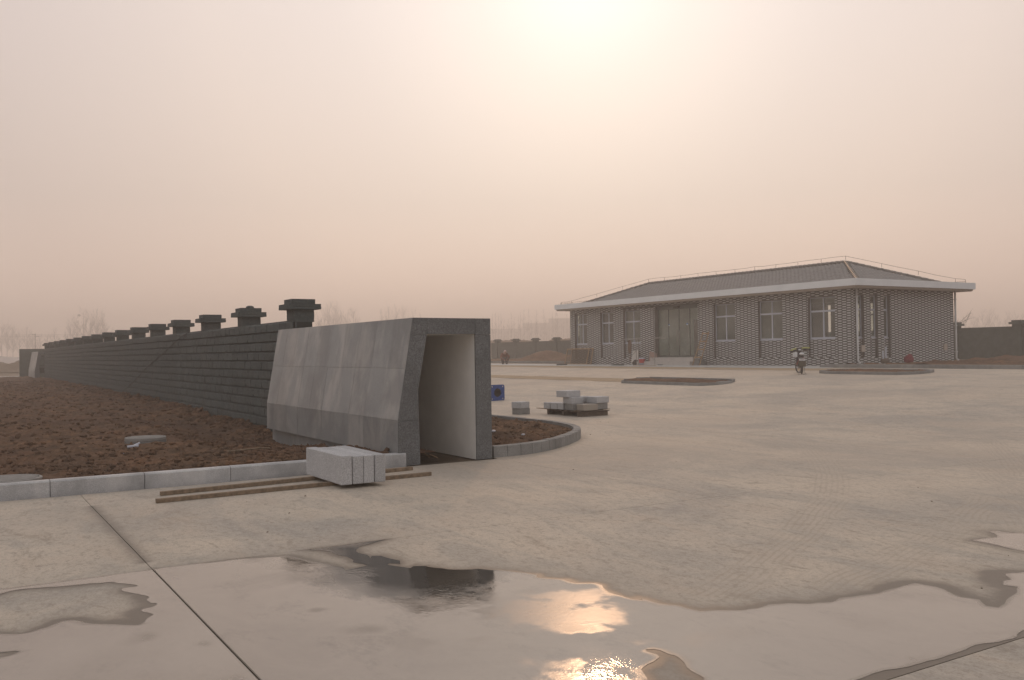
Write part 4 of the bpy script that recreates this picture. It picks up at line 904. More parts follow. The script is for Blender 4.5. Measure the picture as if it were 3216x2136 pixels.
tvs, tfs = tile_shape(); tm = MB(); tm.add(tvs, tfs); tile_me = tm.mesh('roof_tile', M_ROOF, True); tva = np.array(tvs)
faces = [ # origin at eave corner, u direction, upslope direction, length
 (Vector((RX0, RY0, RZE)), Vector((0, 1, 0)), Vector((math.cos(th), 0, math.sin(th))), RY1-RY0), (Vector((RX1, RY0, RZE)), Vector((-1, 0, 0)), Vector((0, math.cos(th), math.sin(th))), RX1-RX0),
 (Vector((RX1, RY1, RZE)), Vector((0, -1, 0)), Vector((-math.cos(th), 0, math.sin(th))), RY1-RY0), (Vector((RX0, RY1, RZE)), Vector((1, 0, 0)), Vector((0, -math.cos(th), math.sin(th))), RX1-RX0)]
off = Vector((BX, BY, ZB)); stuffV, stuffF, cnt, single = [], [], 0, []
for fi, (O, u, s_, L) in enumerate(faces):
    nrm_ = u.cross(s_); nrm_ = nrm_ if nrm_.z > 0 else -nrm_
    for r in range(NR):
        s0 = r*exposure_; ins_ = (s0+exposure_*.4)*math.cos(th); k0 = math.ceil((ins_-.06)/tw); k1 = math.floor((L-ins_+.06)/tw)-1
        for k in range(k0, k1+1):
            p = O+u*(k*tw)+s_*s0
            if fi == 0: flip = False
            Mx = Matrix((u, s_, nrm_)).transposed().to_4x4(); Mx.translation = p-off
            if fi == 0 and len(single) < 6000: single.append(((p-Vector((0, 0, EYE))).length, Mx, fi))
            else:
                A = np.array(Mx)[:3, :3]; stuffV.append(tva @ A.T+np.array(Mx.translation)); stuffF.append(np.array(tfs)+cnt); cnt += len(tva)
single.sort(key=lambda t: t[0])
for i, (d, Mx, fi) in enumerate(single):
    if i < 300:
        o = link('roof_tile', tile_me, roof); o.matrix_local = Mx
    else:
        A = np.array(Mx)[:3, :3]; stuffV.append(tva @ A.T+np.array(Mx.translation)); stuffF.append(np.array(tfs)+cnt); cnt += len(tva)
o = link('roof_tiles', npmesh('roof_tiles', np.concatenate(stuffV), np.concatenate(stuffF), M_ROOF, True), roof); tag(o, kind='stuff')
M_RIDGE = simple('ridge_tile', (.17, .15, .13), .4, .3, 6, 0, .5)
def ridge_run(p, q, step=.27):
    p, q = Vector(p), Vector(q); L = (q-p).length; n = int(L/step); d = (q-p)/L; side = d.cross(Vector((0, 0, 1))).normalized(); up_ = side.cross(d)
    mb = MB()
    for i in range(n):
        for t0, t1, r0, r1 in ((i/n, (i+1.06)/n, .105, .085),):
            a, b = p+(q-p)*t0, p+(q-p)*min(1, t1); b0 = len(mb.v)
            for c, r in ((a, r0), (b, r1)):
                for j in range(7): an_ = math.pi*j/6; mb.v.append(tuple(c+side*math.cos(an_)*r+up_*(math.sin(an_)*r-.01)))
            for j in range(6): mb.f.append((b0+j, b0+j+1, b0+8+j, b0+7+j)); mb.m.append(0)
            mb.f.append(tuple(b0+j for j in range(7))); mb.m.append(0)
    return mb
cs = [((RX0, RY0, RZE+.03), (xr, ya, RZR+.03)), ((RX1, RY0, RZE+.03), (xr, ya, RZR+.03)), ((RX0, RY1, RZE+.03), (xr, yb, RZR+.03)), ((RX1, RY1, RZE+.03), (xr, yb, RZR+.03)), ((xr, yb, RZR+.03), (xr, ya, RZR+.03))]
for p, q in cs: part(ridge_run(p, q), 'ridge_tiles', M_RIDGE, roof, True)
for o in bpy.data.objects:
    if o.name.startswith('ridge_tiles'): o.location = (0, 0, 0); o['kind'] = 'stuff'
# downpipes, boxes
for x, y in ((BX+.13, BY-.07), (39.28, BY-.05)):
    mb = MB(); mb.tube([(x, y, 3.99), (x, y, .92), (x+.03, y-.10, .83)], .043, 10); dp = part(mb, 'downpipe', M_PIPE, sm=True)
    for z in (1.2, 2.4, 3.6): mb = MB(); mb.box(x-.055, x+.055, y-.052, y+.06, z, z+.03); part(mb, 'pipe_clip', M_PIPE, dp)
for x in (32.78, 38.5): mb = MB(); mb.box(x-.12, x+.12, BY-.06, BY-.011, 1.30, 1.58); part(mb, 'meter_box', M_SOFF)
# lightning conductor on the roof
lc = empty('lightning_conductor', (xr, ya, RZR), label='thin steel lightning wire on short posts along ridge, hips and eaves', cat='lightning wire')
def wire_run(P, n, h=.17):
    pts = []; segs = list(zip(P[:-1], P[1:]))
    for a, b in segs:
        a, b = Vector(a), Vector(b); k = max(1, round((b-a).length/n))
        for i in range(k): pts.append(a+(b-a)*i/k)
    pts.append(Vector(P[-1])); tops = []
    for p in pts:
        t = p+Vector((random.uniform(-.02, .02), 0, h+random.uniform(-.015, .015))); tops.append(t); mb = MB(); mb.tube([p, t], .0085, 5); mb.v = [tuple(Vector(v)-Vector((xr, ya, RZR))) for v in mb.v]; mb.ob('post', M_RUST, lc)
    full = []
    for a, b in zip(tops[:-1], tops[1:]): full += [a, (a+b)/2+Vector((0, 0, random.uniform(-.03, .012)))]
    full.append(tops[-1]); mb = MB(); mb.tube(full, .0075, 5); mb.v = [tuple(Vector(v)-Vector((xr, ya, RZR))) for v in mb.v]; mb.ob('wire', M_RUST, lc)
zr = RZR+.12
wire_run([(ex0+.3, ey1-.3, FT), (RX0+.3, RY1-.3, RZE+.33), (xr, yb, zr), (xr, ya, zr), (RX1-.3, RY0+.3, RZE+.33), (ex1-.3, ey0+.3, FT)], 1.45)
wire_run([(ex0+.3, ey1-.3, FT), (ex1-.3, ey1-.3, FT)], 1.5, .10); wire_run([(ex1-.3, ey0+.3, FT), (ex1-.3, ey1-.3, FT)], 1.8, .10)
wire_run([(ex0+.25, ey1-.3, FT), (ex0+.25, ey1-4, FT)], 1.2, .10)
# ---------------- things leaning on or standing at the building
def screen(x, y0, y1, lean, lab_):
    root = empty('mesh_screen', (x, y0, .70), label=lab_, cat='screen frame', group='timber mesh screens leaning on the wall'); L = y1-y0; H = .98; t = .05; sh_ = Matrix.Rotation(lean, 4, 'Y')
    for b_ in ((0, .04, 0, t, 0, H), (0, .04, L-t, L, 0, H), (0, .04, t, L-t, 0, t), (0, .04, t, L-t, H-t, H)):
        mb = MB(); mb.box(*b_, T=sh_); mb.ob('frame_rail', M_WOODF, root)
    m = bpy.data.materials.get('wire_gauze') or None
    if m is None:
        m = bpy.data.materials.new('wire_gauze'); m.use_nodes = True; t_ = m.node_tree; t_.nodes.clear(); a = t_.nodes.new('ShaderNodeBsdfTransparent'); b = t_.nodes.new('ShaderNodeBsdfDiffuse'); b.inputs[0].default_value = (.16, .13, .10, 1); mx = t_.nodes.new('ShaderNodeMixShader'); mx.inputs[0].default_value = .42
        o_ = t_.nodes.new('ShaderNodeOutputMaterial'); t_.links.new(a.outputs[0], mx.inputs[1]); t_.links.new(b.outputs[0], mx.inputs[2]); t_.links.new(mx.outputs[0], o_.inputs[0])
    mb = MB(); mb.add([sh_ @ Vector(v) for v in ((.02, t, t), (.02, L-t, t), (.02, L-t, H-t), (.02, t, H-t))], [(0, 1, 2, 3)]); mb.ob('gauze', m, root)
screen(31.90, 43.78, 46.05, R(14), 'front timber framed mesh screen leaning on the left end of the building')
screen(31.98, 43.45, 45.6, R(12), 'rear timber framed mesh screen, its right edge showing behind the front one')
lad = empty('stepladder', (31.55, 33.85, .70), label='rough timber ladder leaning on the tiled wall right of the entrance', cat='ladder')
sh_ = Matrix.Rotation(R(13), 4, 'Y')
for y0, y1 in ((.0, -.30), (.5, .10)):
    mb = MB(); mb.tube([sh_ @ Vector((0, y0, 0)), sh_ @ Vector((0, y1, 1.72))], .032, 4); mb.ob('rail', M_WOODF, lad)
for k in range(4):
    z = .42+.40*k; f = z/1.72; mb = MB(); mb.box(-.02, .02, -.30*f-.04, .5-.4*f+.04, z-.03, z+.03, T=sh_); mb.ob('rung', M_WOODF, lad)
rk = empty('pipe_rack', (30.9, 36.0, .70), label='thin steel pipe frame standing in front of the entrance steps', cat='pipe frame')
for x, y in ((0, 3.4), (.35, 2.35), (0, 1.75), (.35, .85)): mb = MB(); mb.tube([(x, y, 0), (x, y, 1.42)], .017, 6); mb.ob('post', M_MET, rk)
for a, b in (((0, 3.4, 1.40), (0, -.1, 1.45)), ((.35, 3.2, 1.36), (.35, -.1, 1.40)), ((0, 3.4, 1.4), (.35, 2.35, 1.38)), ((.35, 1.5, .62), (.35, .85, .28)), ((0, 2.6, .3), (0, 1.75, .9))): mb = MB(); mb.tube([a, b], .013, 6); mb.ob('rail', M_MET, rk)
mb = MB(); mb.prism([(0, 0), (.16, .0), (.22, .24), (.20, .66), (.04, .72), (-.06, .60), (-.04, .28)], 0, .04, 'x'); mb.tube([(.02, .07, 0), (.02, .06, -.45)], .018, 5); mb.ob('work_jacket', simple('brown_cloth', (.13, .085, .06), .95, .2, 6), None, (30.86, 38.35, 1.35), label='brown cloth hanging over the pipe frame left of the entrance', cat='cloth')
mb = MB(); mb.add([(0, 0, 0), (0, .52, .0), (.16, .58, .78), (.16, .10, .80), (.05, .0, .25), (-.014, 0, 0), (-.014, .52, 0), (.146, .58, .78), (.146, .10, .80), (.036, .0, .25)], [(0, 1, 2, 3, 4), (9, 8, 7, 6, 5), (0, 5, 6, 1), (1, 6, 7, 2), (2, 7, 8, 3), (3, 8, 9, 4), (4, 9, 5, 0)])
mb.ob('board_sheet', simple('pale_board', (.52, .49, .45), .8), None, (32.05, 39.25, .70), label='pale sheet of board leaning on the wall under the third window from the left', cat='board')
mb = MB(); [mb.ell((random.uniform(-.15, .15), random.uniform(-.3, .3), .10), (.14, .2, random.uniform(.09, .2)), 8, 5) for _ in range(5)]; mb.ob('sack_pile', simple('dark_sack', (.045, .04, .038), .95), None, (31.8, 38.95, .70), label='dark crumpled sack beside the pale leaning board', cat='sack')
bk = empty('bucket', (31.5, 38.2, .70), label='white and red bucket standing at the foot of the pipe frame', cat='bucket')
mb = MB(); mb.lathe([(.001, .004), (.13, .0), (.17, .40), (.16, .40), (.12, .02)], 16); mb.ob('pail', M_WHITEM, bk, sm=True); mb = MB()
mb.lathe([(.150, .12), (.168, .33)], 16); mb.ob('red_band', simple('red_print', (.45, .06, .06), .6), bk); mb = MB(); mb.tube([(0, -.165, .38), (0, -.1, .5), (0, .1, .5), (0, .165, .38)], .008, 5); mb.ob('handle', M_MET, bk)
M_PINK = simple('pinkish_board', (.36, .25, .21), .85, .1, 4)
for (x, y, w, a, l) in ((31.95, 37.75, .45, 10, 'left pinkish board offcut leaning by the entrance step'), (32.0, 37.45, .35, -16, 'right pinkish board offcut leaning by the entrance step')):
    T = Matrix.Rotation(R(a), 4, 'X'); mb = MB(); mb.box(0, .02, 0, w, .02, .62, T=T); mb.ob('board_offcut', M_PINK, None, (x, y, .74), label=l, cat='board', group='board offcuts by the entrance')
bar((30.1, 37.2, .70), (29.9, 36.3, .70), .06, .03, 'timber_offcut', M_WOODF, label='left one of two thin pine offcuts on the apron before the entrance', cat='timber', group='pine offcuts on the apron'); bar((29.8, 36.35, .70), (30.1, 35.4, .70), .07, .03, 'timber_offcut', M_WOODF, label='right one of two thin pine offcuts on the apron before the entrance', cat='timber', group='pine offcuts on the apron')
for (x, y, s_, l) in ((29.9, 43.4, .16, 'small dark slab on the apron before the mesh screens'), (30.3, 39.0, .1, 'dark lump on the apron before the sack'), (30.2, 38.5, .13, 'flat dark scrap on the apron before the bucket'), (31.3, 36.5, .07, 'dark lump at the foot of the right pipe post')):
    mb = MB(); mb.bbox(-s_, s_, -s_*2, s_*2, 0, s_*.5, .01); mb.ob('rubble_lump', M_SPLIT, None, (x, y, .71), label=l, cat='rubble')
mb = MB(); mb.box(-.25, .25, -.3, .1, 0, .22); mb.box(-.22, .2, -.25, .1, .221, .30); mb.ob('stone_pile', M_KERBD, None, (31.95, 34.35, .70), label='small grey stone block at the right end of the entrance step', cat='stone')
# bags by the short side
mb = MB(); mb.ell((0, 0, .14), (.24, .2, .19), 10, 6); mb.ell((.1, .02, .26), (.13, .12, .12), 8, 5); mb.ob('red_bag', simple('red_sacking', (.18, .035, .045), .9, .3, 12), None, (34.9, 24.6, .80), label='dark red bag with white top on the footpath by the short side', cat='bag')
mb = MB(); mb.ell((0, 0, .10), (.22, .18, .13), 10, 6); mb.ob('brown_sack', simple('brown_sacking', (.12, .095, .075), .95, .2, 12), None, (33.25, 24.55, .80), label='low brown sack on the footpath under the narrow windows', cat='sack')
for dx, h, l in ((-.1, .34, 'shorter white tube standing in the brown sack'), (.06, .52, 'taller white tube standing in the brown sack')): mb = MB(); mb.tube([(0, 0, 0), (dx*.3, 0, h)], .032, 8); mb.ob('plastic_tube', M_WHITEM, None, (33.25+dx, 24.55, .98), label=l, cat='tube')
# ================================================================== electric bicycle
def bike(loc, rz):
    b = empty('electric_bicycle', loc, rz, label='black electric bicycle with yellow-green handlebar covers parked in the yard', cat='electric bicycle')
    blk = simple('black_paint', (.022, .022, .026), .35, .2, 5, 0, .5); red = simple('dark_red_paint', (.17, .035, .03), .4); wh = simple('white_plate', (.66, .67, .68), .5); yel = simple('yellow_green_cover', (.33, .34, .12), .7); flap = simple('mud_flap_rubber', (.075, .065, .045), .8, .3, 9)
    def wheel(y, steer=0, x=0):
        r = .245; T = Matrix.Translation((x, y, r)) @ Matrix.Rotation(steer, 4, 'Z') @ Matrix.Rotation(R(90), 4, 'Y'); w = MB()
        prof = [(r-.035+.028*math.cos(a), .030*math.sin(a)) for a in [2*math.pi*i/8 for i in range(9)]]; w.lathe(prof, 24, T=T); o = w.ob('wheel', M_BLK, b, sm=True)
        m_ = MB(); m_.lathe([(r-.062, -.012), (r-.055, 0), (r-.062, .012)], 24, T=T); m_.lathe([(.001, -.05), (.035, -.05), (.035, .05), (.001, .05)], 10, T=T)
        for k in range(6): a = math.pi*k/3; m_.tube([T @ Vector((.03*math.cos(a), .03*math.sin(a), 0)), T @ Vector(((r-.06)*math.cos(a), (r-.06)*math.sin(a), 0))], .009, 5)
        m_.ob('rim', M_MET, o)
    wheel(0); wheel(1.12, R(32))
    f = MB(); f.tube([(0, 0, .25), (.0, .30, .34), (0, .62, .30), (0, .86, .48), (0, .98, .80)], .035, 8); f.tube([(.05, 0, .25), (.05, .32, .48)], .02, 6); f.tube([(-.05, 0, .25), (-.05, .32, .48)], .02, 6); f.ob('frame', blk, b, sm=True)
    f = MB(); f.tube([(.03, 1.09, .25), (.03, 1.0, .84)], .02, 6); f.tube([(-.05, 1.13, .25), (-.04, 1.02, .84)], .02, 6); f.ob('fork', blk, b)
    f = MB(); f.prism([(.20, .30), (.42, .30), (.44, .66), (.22, .70)], -.07, .07, 'x'); f.ob('battery_case', blk, b)
    f = MB(); f.prism([(.82, .34), (.90, .34), (1.0, .84), (.90, .86)], -.13, .13, 'x'); f.ob('leg_shield', blk, b)
    f = MB(); f.ell((0, .34, .745), (.10, .20, .05), 12, 6); f.ell((0, .02, .70), (.085, .13, .04), 12, 6); f.ob('saddle', M_BLK, b, sm=True)
    f = MB(); f.tube([(-.09, -.20, .64), (-.08, .12, .62)], .01, 5); f.tube([(.09, -.20, .64), (.08, .12, .62)], .01, 5); f.tube([(-.09, -.2, .64), (.09, -.2, .64)], .01, 5); f.ob('rear_rack', M_MET, b)
    f = MB(); f.bbox(-.14, .14, -.27, -.18, .30, .52, .01); f.ob('mud_flap', flap, b); f = MB(); f.bbox(-.11, .11, -.29, -.272, .535, .61, .004); f.ob('number_plate', wh, b)
    f = MB(); f.box(-.08, .08, -.2925, -.291, .565, .58); f.ob('plate_print', red, b)
    f = MB(); f.ell((0, -.16, .80), (.10, .07, .05), 10, 6); f.ob('white_pouch', wh, b, sm=True)
    f = MB(); f.tube([(-.11, -.15, .55), (-.16, .1, .42), (-.14, .4, .36)], .03, 6); f.tube([(.10, -.12, .62), (.02, .1, .66)], .028, 6); f.ob('side_cover', red, b)
    S = Matrix.Translation((0, .98, 0)) @ Matrix.Rotation(R(22), 4, 'Z')
    f = MB(); f.tube([S @ Vector(p) for p in ((-.36, -.10, .93), (-.2, .02, 1.0), (0, .05, 1.0), (.2, .02, 1.02), (.38, -.08, 1.01))], .014, 6); f.ob('handlebar', blk, b)
    for sx, z0, z1 in ((-1, .99, .92), (1, 1.015, 1.01)):
        f = MB(); f.tube([S @ Vector((sx*.13, .02, z0)), S @ Vector((sx*.25, -.01, (z0+z1)/2+.01)), S @ Vector((sx*.40, -.11, z1))], .042, 8); g_ = f.ob('grip_cover', yel, b, sm=True)
        f = MB(); f.tube([S @ Vector((sx*.18, .0, z0-.05)), S @ Vector((sx*.42, -.12, z1-.05))], .045, 8); f.ob('cover_underside', blk, g_, sm=True)
    f = MB(); f.ell(S @ Vector((0, .10, .97)), (.12, .09, .09), 10, 6); f.ell(S @ Vector((0, .02, .88)), (.11, .07, .10), 10, 6); f.ob('instrument_cowl', blk, b, sm=True)
    f = MB(); f.ell(S @ Vector((0, -.04, .955)), (.055, .02, .03), 10, 6); f.ob('dial', wh, b, sm=True); f = MB(); f.ell(S @ Vector((0, .06, 1.035)), (.10, .06, .02), 10, 6); f.ob('cowl_top', M_MET, b, sm=True)
    f = MB(); f.bbox(-.25, -.08, .84, .98, .66, .86, .02); f.ob('plastic_bag', wh, b)
    f = MB(); f.tube([(.02, .05, .20), (.15, -.14, .003), (-.15, -.14, .003), (-.02, .05, .20)], .010, 5); f.tube([(.09, -.1, .12), (.10, -.05, .30)], .014, 5); f.ob('stand', M_MET, b)
    b.scale = (.87, .87, .87); return b
bike((24.75, 21.55, zf(24.75)+.002), R(-44))
# ================================================================== crouching worker
def person(loc, rz):
    root = empty('person', loc, rz, label='person in a pink headscarf and red-brown jacket crouching on the far yard', cat='person')
    def skin(name, J, E, Rr, mat, lev=2, parent=root):
        me = bpy.data.meshes.new(name); me.from_pydata(J, E, []); o = link(name, me, parent); s_ = o.modifiers.new('skin', 'SKIN'); me.skin_vertices.new() if not me.skin_vertices else None
        for i, r in enumerate(Rr): me.skin_vertices[0].data[i].radius = (r, r) if not isinstance(r, tuple) else r
        me.skin_vertices[0].data[0].use_root = True; sb = o.modifiers.new('sub', 'SUBSURF'); sb.levels = lev; sb.render_levels = lev; me.materials.append(mat); return o
    cloth = simple('red_brown_jacket', (.155, .065, .05), .95, .2, 6); trou = simple('grey_trousers', (.075, .07, .072), .95, .2, 6); skn = simple('skin', (.35, .20, .14), .6); scarf = simple('pink_scarf', (.50, .38, .38), .9, .1, 14)
    # faces -Y (towards the camera); y forward is -
    J = [(0, .12, .26), (0, .10, .42), (0, -.04, .60), (0, -.14, .70), (0, -.22, .735), (.19, -.06, .66), (.27, -.20, .47), (.12, -.38, .34), (.07, -.43, .31), (-.19, -.06, .66), (-.27, -.18, .46), (-.13, -.36, .30), (-.08, -.42, .27)]
    E = [(0, 1), (1, 2), (2, 3), (3, 4), (2, 5), (5, 6), (6, 7), (7, 8), (2, 9), (9, 10), (10, 11), (11, 12)]
    skin('body', J, E, [.17, .17, .17, .09, .06, .085, .065, .045, .035, .085, .065, .045, .035], cloth)
    for sx in (1, -1):
        skin('leg', [(sx*.08, .12, .24), (sx*.16, -.26, .42), (sx*.12, -.06, .10), (sx*.12, -.10, .045), (sx*.13, -.24, .035)], [(0, 1), (1, 2), (2, 3), (3, 4)], [.15, .135, .10, .07, .06], trou)
        mb = MB(); mb.ell((sx*.075-(.0), -.46, .285), (.035, .045, .022), 8, 5)
        for k in range(4): mb.tube([(sx*.075+(k-1.5)*.016, -.49, .28), (sx*.075+(k-1.5)*.018, -.53-.006*(k in (1, 2)), .262), (sx*.075+(k-1.5)*.016, -.545, .24)], .0085, 5)
        mb.tube([(sx*.045, -.46, .285), (sx*.03, -.50, .27), (sx*.035, -.525, .25)], .010, 5); mb.ob('hand', skn, root, sm=True)
        mb = MB(); mb.ell((sx*.13, -.20, .038), (.05, .13, .04), 10, 6); mb.ob('shoe', M_BLK, root, sm=True)
    T = Matrix.Rotation(R(38), 4, 'X'); mb = MB(); mb.ell((0, -.29, .78), (.080, .098, .115), 14, 10, T=T)
    mb.ell((0, -.385, .735), (.013, .02, .022), 6, 4, T=T)
    for sx in (1, -1): mb.ell((sx*.082, -.28, .77), (.014, .02, .03), 6, 4, T=T)
    hd = mb.ob('head', skn, root, sm=True)
    mb = MB(); [mb.ell((sx*.032, -.382, .775), (.012, .007, .007), 6, 4) for sx in (1, -1)]; mb.ell((0, -.372, .705), (.024, .008, .006), 6, 4); mb.ob('eyes_and_mouth', M_BLK, hd)
    mb = MB(); mb.ell((0, -.265, .815), (.105, .118, .118), 14, 10, T=T); mb.ell((0, -.20, .72), (.09, .08, .06), 10, 6); mb.ob('headscarf', scarf, root, sm=True)
person((31.18, 51.9, .70), R(-31+8))
# ================================================================== far things
def bare_tree(seed, H, spread=.22, nb=26, trunk_r=.16, fork=0):
    r = random.Random(seed); t = MB(); c = MB()
    P = [Vector((0, 0, 0))]; 
    for i in range(1, 9): P.append(P[-1]+Vector((r.uniform(-.02, .02)*H/8, r.uniform(-.02, .02)*H/8, H/8)))
    t.tube(P, trunk_r, 5, r1=.02)
    def branch(p, d, L, rad, dep):
        q = [p]; 
        for i in range(4): d = (d+Vector((r.uniform(-.12, .12), r.uniform(-.12, .12), .10))).normalized(); q.append(q[-1]+d*L/4)
        c.tube(q, rad*1.7, 3, r1=rad*.6, caps=False)
        if dep:
            for k in range(5 if dep > 1 else 4):
                a = q[r.randrange(1, 5)]; nd = (d+Vector((r.uniform(-.75, .75), r.uniform(-.75, .75), r.uniform(0, .5)))).normalized(); branch(a, nd, L*r.uniform(.35, .6), rad*.5, dep-1)
    for k in range(nb):
        f = r.uniform(.22, .98)**.9; p = P[min(7, int(f*8))].lerp(P[min(8, int(f*8)+1)], f*8-int(f*8)); a = r.uniform(0, 6.28); d = Vector((math.cos(a)*.55, math.sin(a)*.55, .8)).normalized()
        branch(p, d, H*spread*(1.15-f*.75)*r.uniform(.7, 1.2), trunk_r*.38*(1.15-f), 2)
    return t.mesh('trunk', M_TWIG), c.mesh('crown', M_TWIG)
TM = [bare_tree(100+i, 10, (.30, .26, .34, .28)[i % 4], 26, .10) for i in range(5)]
TS = [bare_tree(200+i, 10, .13, 14, .055) for i in range(3)]
def tree(x, y, h, kind, lab_, grp, w=1.0):
    ms = (TM if kind == 'b' else TS); t, c = ms[random.randrange(len(ms))]; root = empty('bare_tree', (x, y, .0), random.uniform(0, 6.28), label=lab_, cat='tree', group=grp)
    for nm, me in (('trunk', t), ('crown', c)): o = link(nm, me, root); o.scale = (h/10*w, h/10*w, h/10)
ORD = ['first', 'second', 'third', 'fourth', 'fifth', 'sixth', 'seventh', 'eighth', 'ninth']
def at(pxx, depth_): # a place on the plain, by bearing and distance
    a = YAW+math.atan((pxx-1608)/2884.45); d = depth_/math.cos(a-YAW); return d*math.sin(a), d*math.cos(a)
for i_, (px0, hgt, w) in enumerate(((205, 13.5, 1), (222, 18, 1), (240, 20, 1.1), (262, 22.5, 1.1), (283, 20, 1), (305, 23.5, 1.0), (322, 20, 1))):
    tree(*at(px0, 385+random.uniform(-12, 12)), hgt*.93, 'b', ORD[i_]+' tall bare tree from the left in the cluster above the wall end', 'bare trees left cluster', w)
for i_, (px0, hgt) in enumerate(((5, 14.5), (22, 16), (40, 14), (62, 13), (84, 15), (102, 12), (125, 11), (150, 11.5), (172, 12.5))):
    tree(*at(px0, 400+random.uniform(-20, 20)), hgt*1.05, 'b', ORD[i_]+' faint bare tree counted from the left edge of the view', 'bare trees far left', 1.15)
for i_, (px0, hgt) in enumerate(((350, 13), (372, 12), (395, 10), (440, 12), (468, 14), (490, 12), (512, 9))):
    tree(*at(px0, 400+random.uniform(-20, 20)), hgt, 'b', ORD[i_]+' from the left of the faint bare trees showing between the wall pillars', 'bare trees behind the pillars', 1.2)
for i_, (px0, hgt) in enumerate(((1000, 18.5), (1018, 20), (1036, 22), (1054, 22.5), (1072, 21), (1092, 19), (1112, 20.5))):
    tree(*at(px0, 390+random.uniform(-10, 10)), hgt*.97, 'b', ORD[i_]+' bare tree from the left in the clump right of the nearest wall pillar', 'bare trees right of the pillar', .95)
for i_, (px0, hgt) in enumerate(sorted(((1200, 20), (1222, 23), (1245, 23.5), (1268, 22), (1300, 20), (1322, 18.5), (1152, 14)))):
    tree(*at(px0, 400+random.uniform(-10, 10)), hgt*.93, 'b', ORD[i_]+' faint bare tree from the left above the top of the near gate housing', 'bare trees above the housing', .75)
for px0 in range(1546, 1800, 9):
    tree(*at(px0+random.uniform(-3, 3), 430+random.uniform(-25, 25)), random.uniform(14, 22.5), 's', 'slender bare sapling in the row behind the far wall', 'bare saplings behind the far wall', 1)
for i_, (px0, hgt) in enumerate(((3010, 11), (3035, 13), (3060, 14), (3088, 15), (3110, 16), (3135, 13), (3165, 14.5), (3190, 15), (3212, 14))):
    tree(*at(px0, 420+random.uniform(-10, 10)), hgt*1.05, 'b', ORD[i_]+' very faint bare tree from the left above the dark wall at the right', 'bare trees at the right edge', 1.2)
# low branching tree by the right end of the building
x, y = at(2985, 66); mb = MB(); mb.tube([(0, 0, 0), (.05, 0, 1.2), (.0, 0, 2.4)], .07, 6, r1=.04); root = empty('bare_tree', (x, y, .5), YAW*-1, label='small twiggy bare tree reaching out past the right end of the building', cat='tree'); mb.ob('trunk', M_TWIG, root)
mb = MB(); r_ = random.Random(5)
def tw_(p, d, L, rad, dep):
    q = [p]
    for i in range(4): d = (d+Vector((r_.uniform(-.1, .1), r_.uniform(-.1, .1), r_.uniform(-.02, .08)))).normalized(); q.append(q[-1]+d*L/4)
    mb.tube(q, rad, 4, r1=rad*.3, caps=False)
    if dep:
        for k in range(4): tw_(q[r_.randrange(1, 5)], (d+Vector((r_.uniform(-.3, .5), r_.uniform(-.5, .5), r_.uniform(-.2, .45)))).normalized(), L*.55, rad*.55, dep-1)
for k in range(9): a = r_.uniform(-1.2, 1.2); tw_(Vector((0, 0, r_.uniform(1.0, 2.4))), Vector((math.cos(a), math.sin(a), r_.uniform(.2, .8))).normalized(), r_.uniform(.9, 1.5), .020, 2)
mb.ob('crown', M_TWIG, root)
# bird nest, power pole
x, y = at(249, 384); mb = MB(); mb.ell((0, 0, 0), (.62, .62, .5), 9, 6); mb.ob('bird_nest', M_TWIG, None, (x, y, 19.3), label='dark round bird nest high in the left tree cluster', cat='nest')
x, y = at(110.5, 235); pp = empty('power_pole', (x, y, 0), -YAW+.5, label='thin power pole with crossarms rising beyond the far gate housing', cat='power pole')
mb = MB(); mb.tube([(0, 0, 0), (0, 0, 7.9)], .11, 6, r1=.08); mb.ob('pole', M_TWIG, pp); mb = MB(); mb.box(-.75, .1, -.05, .05, 7.6, 7.72); mb.box(-.1, .9, -.05, .05, 7.15, 7.27); mb.ob('crossarm', M_TWIG, pp)
for zz, dz in ((7.25, .0), (7.6, .1)):
    mb = MB(); mb.tube([(-46+i*4.0, .0, zz-.6*(1-((i-11.5)/11.5)**2)*0-.0) for i in range(24)], .018, 4); mb.ob('wire', M_TWIG, pp)
# hazy buildings far off
M_FB = simple('distant_concrete', (.22, .20, .19), .9, .05, .02)
def far_block(px0, px1, dep, ztop, lab_):
    x0, y0 = at(px0, dep); x1, y1 = at(px1, dep); L = math.hypot(x1-x0, y1-y0); a = math.atan2(y1-y0, x1-x0); root = empty('distant_building', (x0, y0, 0), a, label=lab_, cat='building')
    mb = MB(); mb.box(0, L, 0, 14, 0, ztop); mb.ob('wall', M_FB, root); n = int(ztop//3.2); k = int(L//4)
    mb = MB(); mb.box(0, 1.8, -.15, -.01, 0, 1.6); wm_ = mb.mesh('window', M_SPLITB)
    for i in range(n):
        for j in range(k):
            if j % 2 == 0 or k < 18: link('window', wm_, root, (j*4+1.2, 0, i*3.2+1.0))
    mb = MB(); mb.box(-.3, L+.3, -.3, 14.3, ztop+.01, ztop+.6); mb.ob('roof', M_FB, root)
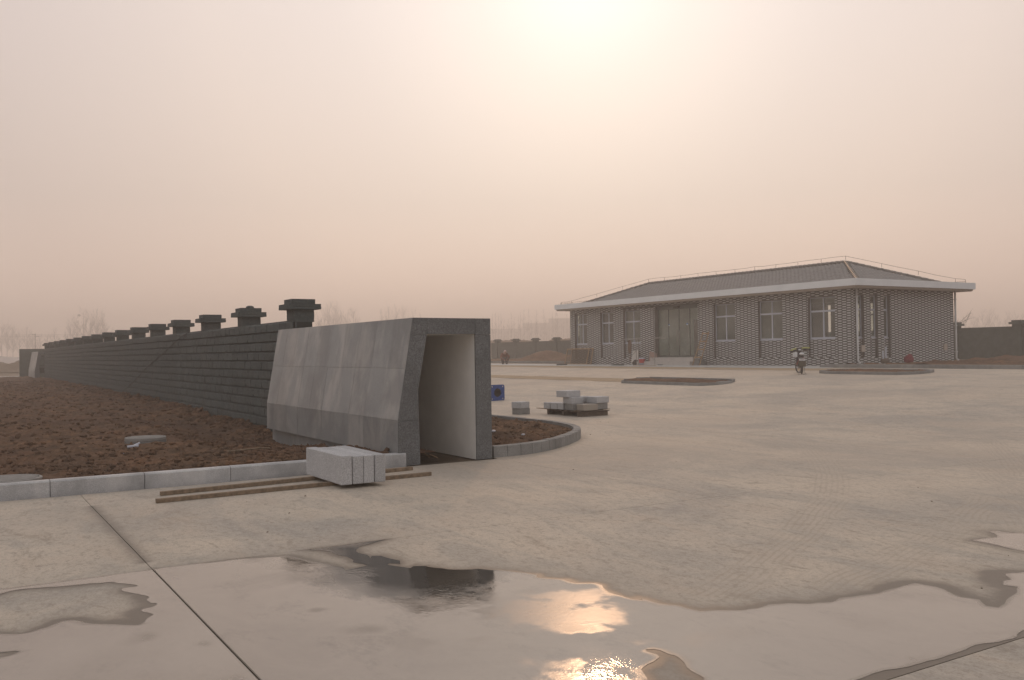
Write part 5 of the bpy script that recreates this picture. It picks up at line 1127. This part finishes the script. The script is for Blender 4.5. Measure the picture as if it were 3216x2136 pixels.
far_block(1470, 1642, 640, 16.6, 'lowest distant grey block in the haze, left of three'); far_block(1643, 1726, 650, 20.6, 'middle distant grey block in the haze behind the far wall'); far_block(1727, 1880, 640, 23.4, 'tallest distant grey block in the haze, beside the building roof')
# pale heap and fields at the far left
for px0, dep, wx, h, m, l in ((5, 150, 9, 2.1, M_PALEM, 'long low pale heap on the fields at the far left edge'), (48, 160, 7, 1.75, M_PALEM, 'second pale heap just left of the grey wall end')):
    x, y = at(px0, dep); X_ = np.linspace(-wx, wx, 30); V, Fq = grid(X_, X_*.5, lambda X, Y: h*np.exp(-(X/wx*1.7)**2-(Y/wx*3.2)**2)*(.8+.4*fbm(X*.4+px0, Y*.4, 3))-.05); o = link('pale_heap', npmesh('pale_heap', V, Fq, m, True), None, (x, y, 0), (0, 0, -YAW)); tag(o, label=l, cat='heap', group='pale heaps')
for px0, dep, wx, h, l in ((-5, 105, 7, 1.3, 'scrubby brown soil bank at the left edge behind the plot'), (60, 118, 6, 1.1, 'second brown soil bank by the grey wall end')):
    x, y = at(px0, dep); X_ = np.linspace(-wx, wx, 60); V, Fq = grid(X_, X_*.4, lambda X, Y: h*np.exp(-(X/wx*1.6)**2-(Y/wx*3.6)**2)*(.6+.9*fbm(X*.8+px0, Y*.8, 4))-.05); o = link('soil_bank', npmesh('soil_bank', V, Fq, M_FIELD, True), None, (x, y, 0), (0, 0, -YAW)); tag(o, label=l, cat='soil bank', group='soil banks at the left edge')
mb = MB(); mb.box(-60, 5.2, 85, 91, -.02, .04); tag(mb.ob('cross_road', M_APRON), kind='structure')
# ================================================================== haze
mb = MB(); mb.box(-800, 800, -800, 800, -1.2, 27); hz = mb.mesh('haze', []); hm = bpy.data.materials.new('haze_air'); hm.use_nodes = True; t = hm.node_tree; t.nodes.clear()
pv = t.nodes.new('ShaderNodeVolumePrincipled'); pv.inputs['Color'].default_value = (1, .925, .86, 1); pv.inputs['Density'].default_value = .0034; pv.inputs['Anisotropy'].default_value = .42
o_ = t.nodes.new('ShaderNodeOutputMaterial'); t.links.new(pv.outputs[0], o_.inputs['Volume']); hz.materials.append(hm); tag(link('haze', hz), kind='stuff')
